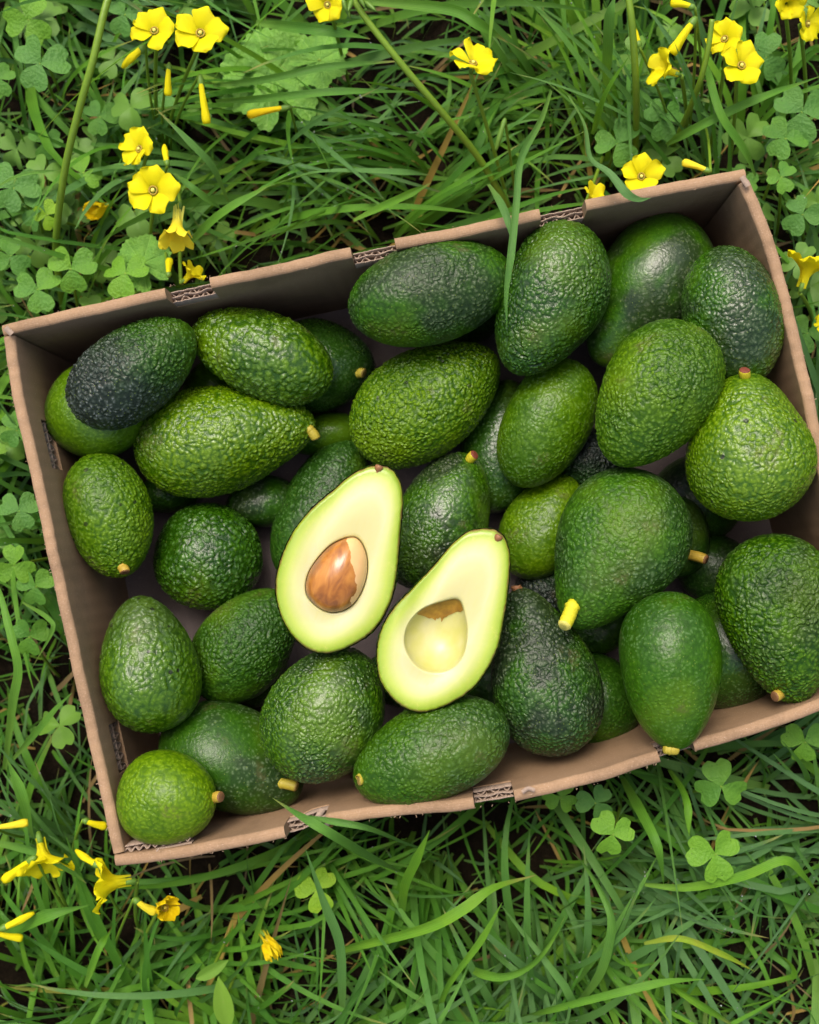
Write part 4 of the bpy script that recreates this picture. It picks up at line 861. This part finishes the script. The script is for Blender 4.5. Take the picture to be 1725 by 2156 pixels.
for x, y, r, rot, tl, z, hue, blue, lab in CL:
    z /= 1000; loc = at(x, y, z); S = r * scale_at(z) * .93
    M = frame((tl[0], -tl[1], 1), (math.cos(rot), math.sin(rot), 0), loc, S); root = empty('clover_leaf', M)
    tag(root, lab, 'clover leaf', 'clover leaves round the box')
    for k in range(3):
        lf = link('leaflet', leaflet_mesh(hue - .07 + random.uniform(-.06, .06), blue), root)
        lf.matrix_local = Matrix.Rotation(k * 2 * PI / 3 + random.uniform(-.14, .14), 4, 'Z') @ Matrix.Rotation(random.uniform(-.05, .28), 4, 'Y') @ Matrix.Rotation(random.uniform(-.2, .2), 4, 'X') @ Matrix.Scale(random.uniform(.9, 1.05), 4)
    foot = np.array(loc[:]) + np.array((random.uniform(-.02, .02), random.uniform(-.03, .01), 0)); foot[2] = float(gh(foot[0], foot[1])) - .002
    if inside_box(foot[None, :2], .01)[0]: foot[:2] += (foot[:2] - centre[:2]) * .12
    V, F = tube_np(stalk_pts(loc[:], foot), .0009, 6); V = (np.c_[V, np.ones(len(V))] @ np.array(M.inverted()).T)[:, :3]
    link('stalk', mesh_np('stalk', V, F, True, [M_STALK]), root)
# clover nobody could count: low filling
def clover_fill(n, zr, dens, rr, hue0):
    X, Y = scatter(n); px = plan_of(np.stack((X, Y, 0 * X + .03), 1)); k = (rng.random(n) < dens(px[:, 0], px[:, 1])) & ~inside_box(np.stack((X, Y), 1), .014); X, Y = X[k], Y[k]; n = len(X)
    Vs, hu, bl = [], [], []
    for i in range(n):
        r = rng.uniform(*rr); z = rng.uniform(*zr); t = rng.normal(0, .28, 2); M = np.array(frame((t[0], t[1], 1), (math.cos(i), math.sin(i), 0), (X[i], Y[i], z), r)); h = np.clip(rng.normal(hue0, .14), .05, 1); b = rng.random() * .6
        for q in range(3):
            A = rotz(q * 2 * PI / 3 + rng.uniform(-.15, .15)); V = LV * (1, 1, 1 + rng.uniform(-1, 2)); V = V + np.outer(LV[:, 0] ** 2, (0, 0, -rng.uniform(0, .3)))
            V = V @ A.T; Vs.append(V @ M[:3, :3].T + M[:3, 3]); hu.append(np.full(len(V), h)); bl.append(np.full(len(V), b))
    m = len(Vs); V = np.vstack(Vs); F = (LF[None] + (np.arange(m) * len(LV))[:, None, None]).reshape(-1, 4)
    return V, F, np.concatenate(hu), np.zeros(len(V)), np.concatenate(bl), np.zeros(len(V)), np.zeros(len(V))
inv = lambda x, y: np.clip(1.08 - density(x, y), .0, 1) ** 1.5
ck = blades_obj('clover_undergrowth', [clover_fill(2300, (.006, .032), inv, (.008, .0130), .22), clover_fill(620, (.030, .046), inv, (.009, .014), .32)], M_CLOVER); tag(ck, kind='stuff')
# thin stalks of the low clover
n = 2600; X, Y = scatter(n); px = plan_of(np.stack((X, Y, 0 * X), 1)); k = rng.random(n) < inv(px[:, 0], px[:, 1]); X, Y = X[k], Y[k]; n = len(X)
st_ = blades_obj('clover_stem_undergrowth', [blades(X, Y, rng.uniform(0, 6.3, n), rng.uniform(.03, .08, n), rng.uniform(.0012, .002, n), rng.uniform(.3, 1.2, n), rng.uniform(-.3, .8, n), np.clip(rng.normal(.62, .15, n), 0, 1), np.zeros(n), np.zeros(n), rng.normal(0, .2, n), nseg=6)], M_GRASS); tag(st_, kind='stuff')

# ------------------------------------------------------------------ mallow leaf
def scalloped(n=140, lobes=7, seed=1):
    a = np.linspace(-PI, PI, n, endpoint=False); b = abs(a)
    r = 1 + .07 * np.cos(lobes * a) + .030 * np.cos(34 * a) - .55 * np.exp(-((PI - b) / .16) ** 2)
    return a, r
N = Nodes('mallow_leaf_green'); o = N.obj(); ve = N.at('vein')
c = N.ramp(N.noise(o, 3.5, 4), (.3, (.075, .20, .022)), (.7, (.125, .28, .030)))
c = N.mix(N.math('MULTIPLY', N.smooth(ve, .3, .9), .35), c, (.20, .36, .07)); N.p(Base_Color=c, Roughness=.6); N.bump(N.noise(o, 14, 3), .015, .3); N.b.inputs['Specular IOR Level'].default_value = .3
M_MALLOW = N.m
for (x, y, r, rot, z, tl, lab) in [(575, 165, 112, 1.9, .026, (.05, .1), 'large round scalloped mallow leaf under level grass blades'), (672, 128, 62, .4, .034, (-.1, .1), 'smaller folded mallow leaf beside the large scalloped one'), (300, 555, 62, 2.2, .042, (-.1, .05), 'smooth bright rounded leaf behind the first notch of the box')]:
    loc = at(x, y, z); M = frame((tl[0], tl[1], 1), (math.cos(rot), math.sin(rot), 0), loc, r * scale_at(z)); root = empty('mallow_leaf', M); tag(root, lab, 'leaf', 'broad mallow leaves')
    a, rr = scalloped(); rows = [];vn = []
    for s in np.linspace(.02, 1, 22):
        lob = np.abs(((a * 7 / (2 * PI) + .5) % 1) - .5) * 2        # 0 at lobe axis
        d = lob * s
        rows.append(np.stack((rr * s * np.cos(a), rr * s * np.sin(a), .06 * s * s * np.cos(7 * a) * -1 + .05 * np.sin(a * 2 + s * 3) * s + .03 * np.minimum(lob * 3, 1) * min(1, s * 3)), 1)); vn.append(np.clip(1 - d / .07, 0, 1))
    V = np.array(rows).reshape(-1, 3); me = mesh_np('blade', V, [grid_faces(22, 140, True), np.arange(140)[None, :]], True, [M_MALLOW]); attr(me, 'vein', np.array(vn).ravel()); link('leaf_blade', me, root)
    foot = np.array(loc[:]) + (.01, .02, 0); foot[2] = float(gh(foot[0], foot[1]))
    V, F = tube_np(stalk_pts(loc[:], foot), .0014, 7); V = (np.c_[V, np.ones(len(V))] @ np.array(M.inverted()).T)[:, :3]; link('stalk', mesh_np('stalk', V, F, True, [M_STALK]), root)
# small glossy seedling leaves at the bottom
for (x, y, r, ang, hue, lab) in [(470, 2112, 58, 1.75, .78, 'bright glossy pointed leaf low in the grass at the bottom'), (447, 2042, 40, .5, .62, 'small rounded glossy leaf above the pointed bright one')]:
    z = .045; loc = at(x, y, z); u = np.linspace(0, 1, 14); v = np.linspace(-1, 1, 7); U, Vv = np.meshgrid(u, v, indexing='ij'); wd = .36 * np.sin(np.clip(U * 1.02, 0, 1) ** .85 * PI) ** .8
    P = np.stack((U * 2 - 1, wd * Vv, .14 * np.abs(Vv) * wd / .36 - .25 * (U - .5) ** 2), -1).reshape(-1, 3)
    M = frame((.15, -.1, 1), (math.cos(ang), math.sin(ang), 0), loc, r * scale_at(z)); me = mesh_np('leaf', P, grid_faces(14, 7), True, [M_GRASS]); leaf_attrs(me, len(P), hue); root = link('seedling_leaf', me); root.matrix_world = M; tag(root, lab, 'leaf')
    foot = np.array(loc[:]) + (.004, .012, 0); foot[2] = float(gh(foot[0], foot[1])); V, F = tube_np(stalk_pts(loc[:], foot), .001, 6); V = (np.c_[V, np.ones(len(V))] @ np.array(M.inverted()).T)[:, :3]; link('stalk', mesh_np('stalk', V, F, True, [M_STALK]), root)

# ------------------------------------------------------------------ yellow flowers
def petal_geo(funnel=.75, curl=.25, wave=.05, ph=0., crump=0.):
    u = np.linspace(0, 1, 15); v = np.linspace(-1, 1, 11); U, Vv = np.meshgrid(u, v, indexing='ij')
    r = np.interp(U, [0, .25, .45, .7, 1], [.07, .14, .34, .68, 1.0]) - .10 * U ** 8 * np.abs(Vv) ** 2.4
    r = r + .035 * U ** 4 * np.sin(Vv * 4 + ph)
    ha = np.interp(U, [0, .2, .45, .7, .88, 1], [.70, .71, .72, .66, .52, .24])
    wd = r * np.tan(np.minimum(ha, .75)) * .92; an = np.arctan2(wd * Vv, np.maximum(r, .01)) + .10 * Vv * (U > .3)
    rad = np.hypot(wd * Vv, r) * np.where(U < .4, 1 / np.sqrt(1 + (Vv * .5) ** 2), 1) * (1 - .05 * Vv ** 2)
    h = -funnel * (1 - U) ** 1.7 - curl * U ** 6 * .5 + wave * np.sin(Vv * 3.5 + ph) * U ** 2 + .07 * Vv * U + .03 * np.cos(Vv * 9 + ph) * U ** 5
    X = rad * np.cos(an); Y = rad * np.sin(an); Z = h
    if crump: X = X * (1 - crump * U ** 2 * .6); Y = Y * (1 - .5 * crump * U); Z = Z + crump * .8 * U ** 2 + crump * .25 * np.sin(U * 9 + Vv * 5 + ph)
    return np.stack((X, Y, Z), -1).reshape(-1, 3), grid_faces(15, 11), U.ravel(), Vv.ravel()
pcache = {}
def petal_mesh(kind, var):
    if (kind, var) in pcache: return pcache[kind, var]
    fn, cu, cr, mt = {'open': (.62, .25, 0, M_PETAL), 'side': (1.25, .35, 0, M_PETAL), 'pale': (1.9, .1, 0, M_PETAL_PALE), 'wilt': (1.0, .0, .75, M_WILT)}[kind]
    V, F, U, Vv = petal_geo(fn, cu, .06 + .03 * var, var * 1.7, cr)
    if kind == 'pale': V[:, :2] *= .85
    me = mesh_np('petal', V, F, True, [mt]); attr(me, 'along', U); attr(me, 'across', Vv); pcache[kind, var] = me; return me
tv, tf = tube_np([(.155 * math.cos(q), .155 * math.sin(q), -.30) for q in np.linspace(0, 2 * PI, 21)], .032, 6); THROAT = mesh_np('throat', tv, tf, True, [M_THROAT])
tv, tf = tube_np([(0, 0, -.6), (0, 0, -.34), (0, 0, -.24), (.01, 0, -.2)], [.03, .06, .085, .03], 8); STAMEN = mesh_np('stamens', tv, tf, True, [M_ANTHER])
def calyx_mesh(depth):
    tv, tf = tube_np([(0, 0, -depth - .22), (0, 0, -depth - .12), (0, 0, -depth + .02), (0, 0, -depth + .2)], [.03, .10, .125, .13], 10); return mesh_np('calyx', tv, tf, True, [M_CALYX])
def funnel_mesh(funnel, mt, sc):
    u = np.linspace(0, .62, 12); r = np.interp(u, [0, .25, .45, .7], [.07, .14, .34, .68]) * .97 * sc + .02; h = -funnel * (1 - u) ** 1.7 - .01
    P = np.stack((0 * u, 0 * u, h), 1); a = np.linspace(0, 2 * PI, 30, endpoint=False)
    V = (P[:, None] + np.stack((np.cos(a), np.sin(a), 0 * a), 1)[None] * (r[:, None] * (1 - .05 * np.abs(np.sin(a * 2.5 - .3))[None] * u[:, None] * 2))[..., None]).reshape(-1, 3)
    me = mesh_np('funnel', V, grid_faces(12, 30, True), True, [mt]); attr(me, 'along', np.repeat(u, 30)); attr(me, 'across', np.tile(np.sin(a * 2.5), 12)); return me
FUNNEL = {'side': funnel_mesh(1.25, M_PETAL, 1.0), 'pale': funnel_mesh(1.9, M_PETAL_PALE, .85)}
CALYX = {k: calyx_mesh(d) for k, d in (('open', .62), ('side', 1.25), ('pale', 1.9), ('wilt', 1.0))}
def stem_to(root, M, start, foot, rad):
    V, F = tube_np(stalk_pts(start, foot, .5, 22), rad, 8); V = (np.c_[V, np.ones(len(V))] @ np.array(M.inverted()).T)[:, :3]
    link('stem', mesh_np('stem', V, F, True, [M_STALK]), root)
def foot_of(x, y):
    p = np.array(at(x, y, GZ)[:]); 
    if inside_box(p[None, :2], .012)[0]: p[:2] += (p[:2] - centre[:2]) * .10
    p[2] = float(gh(p[0], p[1])) - .003; return p
FL = [ # x, y, radius px, kind, axis (image right, image up, towards viewer), z mm, foot, label
 (322, 55, 50, 'open', (.05, .15, 1), 112, (345, 330), 'open yellow flower, first of the pair at the top, above hanging buds'),
 (420, 60, 56, 'open', (.1, .1, 1), 112, (350, 330), 'wide open yellow flower beside its twin at the top'),
 (283, 308, 46, 'open', (-.5, .1, .9), 92, (300, 500), 'tilted yellow flower just above the star-shaped open one'),
 (318, 397, 57, 'open', (.0, -.1, 1), 98, (330, 560), 'star-shaped fully open yellow flower above the hanging funnel flower'),
 (1568, 130, 50, 'open', (.15, .05, 1), 98, (1520, 400), 'open yellow flower with a brownish throat, near the top corner'),
 (1522, 75, 44, 'open', (-.45, .1, .8), 88, (1480, 360), 'half turned yellow flower behind the brown-throated one'),
 (1353, 368, 45, 'open', (.0, -.1, 1), 105, (1350, 330), 'yellow flower peeking over the back rim of the box'),
 (1000, 118, 52, 'open', (.2, .55, .8), 92, (1080, 470), 'yellow flower tilted upward amid level grass'),
 (687, 8, 42, 'open', (-.1, -.3, .9), 90, (740, 200), 'yellow flower cut off by the top edge, hanging by a green stalk'),
 (1668, 12, 34, 'side', (.1, -.5, .7), 90, (1660, 250), 'yellow flower at the top edge with its tube pointing down'),
 (1712, 48, 40, 'open', (.5, -.2, .6), 80, (1690, 280), 'pale yellow flower cut off by the top corner'),
 (370, 512, 50, 'pale', (.0, -1, .35), 90, (390, 400), 'pale yellow funnel flower hanging straight down'),
 (1382, 140, 44, 'side', (-.9, .15, .4), 92, (1440, 330), 'ragged yellow flower seen from its side by the slim stalk'),
 (1712, 540, 54, 'side', (.3, 1, .3), 92, (1700, 700), 'yellow funnel flower outside the end wall, facing away'),
 (412, 566, 32, 'side', (.75, .6, .3), 70, (390, 470), 'small yellow funnel flower behind the first notch'),
 (1262, 402, 38, 'side', (.4, .4, .5), 92, (1270, 330), 'yellow flower mostly hidden behind the back rim'),
 (95, 1838, 60, 'side', (.35, -1, .4), 80, (180, 1960), 'folded yellow flower lying under a crossing grass blade'),
 (200, 1862, 60, 'side', (-.95, .0, .35), 82, (300, 1950), 'yellow flower lying on its side outside the front corner'),
 (350, 1912, 44, 'wilt', (.4, .2, .8), 70, (300, 1990), 'crumpled yellow flower wilting in the grass near the front corner'),
 (570, 1995, 34, 'wilt', (.5, -.6, .5), 45, (560, 2080), 'withered orange-yellow flower low in the grass'),
 (205, 440, 36, 'wilt', (-.4, -.4, .6), 38, (215, 520), 'withered orange flower deep among the clover'),
 (1735, 672, 30, 'side', (-.8, .1, .4), 70, (1760, 760), 'bit of yellow flower at the side edge outside the box'),
]
GRP = 'yellow wood sorrel flowers'
for i, (x, y, r, kind, ax, z, ft, lab) in enumerate(FL):
    z /= 1000; loc = at(x, y, z); S = r * scale_at(z)
    M = frame(ax, (math.cos(i * 1.3), math.sin(i * 1.3), .1), loc, S); root = empty('yellow_flower', M); tag(root, lab, 'flower', GRP)
    for k in range(5):
        p = link('petal', petal_mesh(kind, (i + k) % 4), root)
        p.matrix_local = Matrix.Rotation(k * 2 * PI / 5 + random.uniform(-.08, .08), 4, 'Z') @ Matrix.Rotation(random.uniform(-.10, .10) * (2 if kind == 'wilt' else 1), 4, 'Y') @ Matrix.Rotation(.10, 4, 'X') @ Matrix.Diagonal((random.uniform(.86, 1.10), random.uniform(.86, 1.10), 1, 1))
    if kind in ('open', 'wilt'): link('throat', THROAT, root); link('stamens', STAMEN, root)
    if kind in FUNNEL: link('funnel', FUNNEL[kind], root)
    link('calyx', CALYX[kind], root)
    d = {'open': .62, 'side': 1.25, 'pale': 1.9, 'wilt': 1.0}[kind] + .2
    stem_to(root, M, (M @ Vector((0, 0, -d)))[:], foot_of(*ft), .0011)
BU = [ # tube flowers and buds: base (calyx end), mouth end, width px, z, foot, label, material
 ((303, 100), (258, 142), 22, 100, (345, 330), 'closed yellow tube flower hanging beside the open pair', M_PETAL),
 ((356, 138), (354, 200), 17, 98, (350, 330), 'slender green-yellow bud hanging below the open pair', M_PETAL),
 ((422, 165), (436, 260), 19, 96, (360, 330), 'long drooping yellow tube flower with green cap', M_PETAL),
 ((352, 345), (346, 305), 18, 88, (350, 480), 'short yellow bud beside the star-shaped flower', M_PETAL),
 ((605, 226), (524, 242), 18, 64, (640, 330), 'orange-yellow tube flower lying on the mallow leaf', M_WILT),
 ((1462, 42), (1414, 112), 24, 96, (1440, 330), 'plump closed yellow tube flower near the top edge', M_PETAL),
 ((1345, 95), (1330, 55), 20, 92, (1420, 330), 'short yellow bud touching the slim stalk', M_PETAL),
 ((1492, 360), (1440, 342), 17, 92, (1470, 260), 'pale-tipped closed yellow flower lying behind the rim', M_PETAL_PALE),
 ((355, 580), (357, 548), 17, 72, (360, 500), 'tiny yellow bud behind the first notch', M_PETAL),
 ((1062, 255), (1044, 318), 15, 74, (1090, 470), 'drooping greenish buds on a bent stalk', M_CALYX),
 ((1460, 15), (1416, 6), 18, 96, (1470, 260), 'greenish yellow bud at the top edge', M_PETAL),
 ((70, 1808), (10, 1852), 22, 82, (180, 1940), 'yellow tube flower next to the folded flower', M_PETAL),
 ((205, 1822), (160, 1790), 20, 84, (280, 1930), 'yellow tube flower pointing at the box corner', M_PETAL),
 ((-10, 1742), (58, 1732), 18, 72, (90, 1760), 'pale yellow tube flower at the side edge', M_PETAL_PALE),
 ((178, 1728), (222, 1740), 18, 70, (160, 1800), 'small yellow tube flower against the box corner', M_PETAL),
 ((5, 1955), (72, 1922), 21, 72, (-40, 2000), 'yellow tube flower over the broad grass blade', M_PETAL),
 ((-15, 1962), (46, 1976), 17, 70, (-40, 2020), 'pointed yellow bud at the side edge', M_PETAL),
 ((285, 1895), (325, 1920), 20, 80, (250, 1990), 'pale green-yellow bud beside the crumpled flower', M_PETAL_PALE),
]
for i, (p, q, wpx, z, ft, lab, mt) in enumerate(BU):
    z /= 1000; A, B = np.array(at(*p, z)[:]), np.array(at(*q, z - .006)[:]); r = wpx * scale_at(z) / 2
    M = Matrix.Translation(Vector(A)); root = empty('flower_bud', M); tag(root, lab, 'flower bud', 'closed yellow tube flowers and buds')
    t = np.linspace(0, 1, 14); sag = np.array((0, 0, -.003)); P = A + (B - A) * t[:, None] + np.outer(np.sin(t * PI), sag) * -.4
    R = r * np.interp(t, [0, .12, .35, .7, .9, 1], [.45, .62, .62, .8, 1.0, .85]) * (1 if i % 3 else np.interp(t, [0, .6, 1], [1.1, 1.0, .35]))
    V, F = tube_np(P, R, 20); n_ = len(V); aa = np.linspace(0, 2 * PI, 20, endpoint=False)[None] + 1.6 * t[:, None]
    B_ = V[:-2].reshape(14, 20, 3); B_[:] = P[:, None] + (B_ - P[:, None]) * (1 + .16 * np.abs(np.sin(aa * 2.5)) * np.minimum(t * 3, 1)[:, None] - .08)[..., None]; me = mesh_np('corolla', V - A, F, True, [mt]); attr(me, 'along', np.r_[np.repeat(.3 + t * .7, 20), .3, 1]); attr(me, 'across', np.r_[np.tile(np.linspace(-1, 1, 20), 14), 0, 0]); link('corolla', me, root)
    V, F = tube_np(A + (B - A) * np.linspace(-.1, .24, 6)[:, None], r * np.array((.3, .62, .78, .80, .74, .55)), 10); link('calyx', mesh_np('calyx', V - A, F, True, [M_CALYX]), root)
    stem_to(root, M, (A - (B - A) * .08)[:], foot_of(*ft), .0008)
# bare stalks
for pts, r0, r1, lab in [
  ([(240, -30, 120), (222, 15, 122), (195, 130, 116), (168, 225, 104), (140, 340, 84), (122, 460, 56), (119, 545, 25), (135, 660, -16)], .0019, .0022, 'thick bare green stalk curving down beside the clover'),
  ([(742, -5, 112), (775, 45, 108), (850, 140, 98), (930, 235, 80), (1010, 335, 50), (1065, 428, 20), (1085, 470, -14)], .0016, .0022, 'slanting green flower stalk with a cluster of tiny buds at its tip'),
  ([(1322, -20, 108), (1332, 60, 100), (1340, 200, 70), (1338, 330, 10), (1337, 350, -14)], .0018, .0022, 'slim upright green stalk rising behind the flower at the rim'),
  ([(1500, 40, 100), (1490, 110, 92), (1468, 190, 75), (1425, 290, 30), (1395, 345, -14)], .0014, .0018, 'slanting green stalk leading up to the brown-throated flowers')]:
    P = catmull([at(x, y, z / 1000)[:] for x, y, z in pts], 40); V, F = tube_np(P, np.linspace(r0, r1, 40), 10)
    so = link('flower_stalk', mesh_np('flower_stalk', V, F, True, [M_STALK])); tag(so, lab, 'flower stalk', 'bare flower stalks')
    if 'cluster' in lab:
        for k in range(7):
            a = P[1] + rng.normal(0, .003, 3); b = a + np.array((rng.uniform(-.002, .008), rng.uniform(-.012, -.004), rng.uniform(-.003, .004)))
            V, F = tube_np(np.array(a) + (b - a) * np.linspace(0, 1, 6)[:, None], np.array((.0004, .0011, .0014, .0013, .0009, .0003)), 7); link('bud', mesh_np('bud', V, F, True, [M_CALYX]), so)

# ------------------------------------------------------------------ dew on the grass
N = Nodes('dew_water'); N.p(Base_Color=(.9, .95, .95), Roughness=.03, IOR=1.33); N.b.inputs['Transmission Weight'].default_value = .75; M_DEW = N.m
gv = np.zeros(len(grass.data.vertices) * 3, np.float32); grass.data.vertices.foreach_get('co', gv); gv = gv.reshape(-1, 3)
cand = np.where(gv[:, 2] > .022)[0]; pick = rng.choice(cand, 4200, replace=False)
ico = np.array([(0, 0, 1), (.894, 0, .447), (.276, .851, .447), (-.724, .526, .447), (-.724, -.526, .447), (.276, -.851, .447), (.724, .526, -.447), (-.276, .851, -.447), (-.894, 0, -.447), (-.276, -.851, -.447), (.724, -.526, -.447), (0, 0, -1)])
icf = np.array([(0, 1, 2), (0, 2, 3), (0, 3, 4), (0, 4, 5), (0, 5, 1), (1, 6, 2), (2, 7, 3), (3, 8, 4), (4, 9, 5), (5, 10, 1), (2, 6, 7), (3, 7, 8), (4, 8, 9), (5, 9, 10), (1, 10, 6), (6, 11, 7), (7, 11, 8), (8, 11, 9), (9, 11, 10), (10, 11, 6)])
rr = rng.uniform(.0002, .0006, len(pick)) * rng.uniform(.5, 1, len(pick)) ; V = (gv[pick][:, None] + ico[None] * rr[:, None, None] + np.array((0, 0, .0003))).reshape(-1, 3)
dew = link('dew_drops', mesh_np('dew_drops', V, (icf[None] + (np.arange(len(pick)) * 12)[:, None, None]).reshape(-1, 3), True, [M_DEW])); tag(dew, kind='stuff')
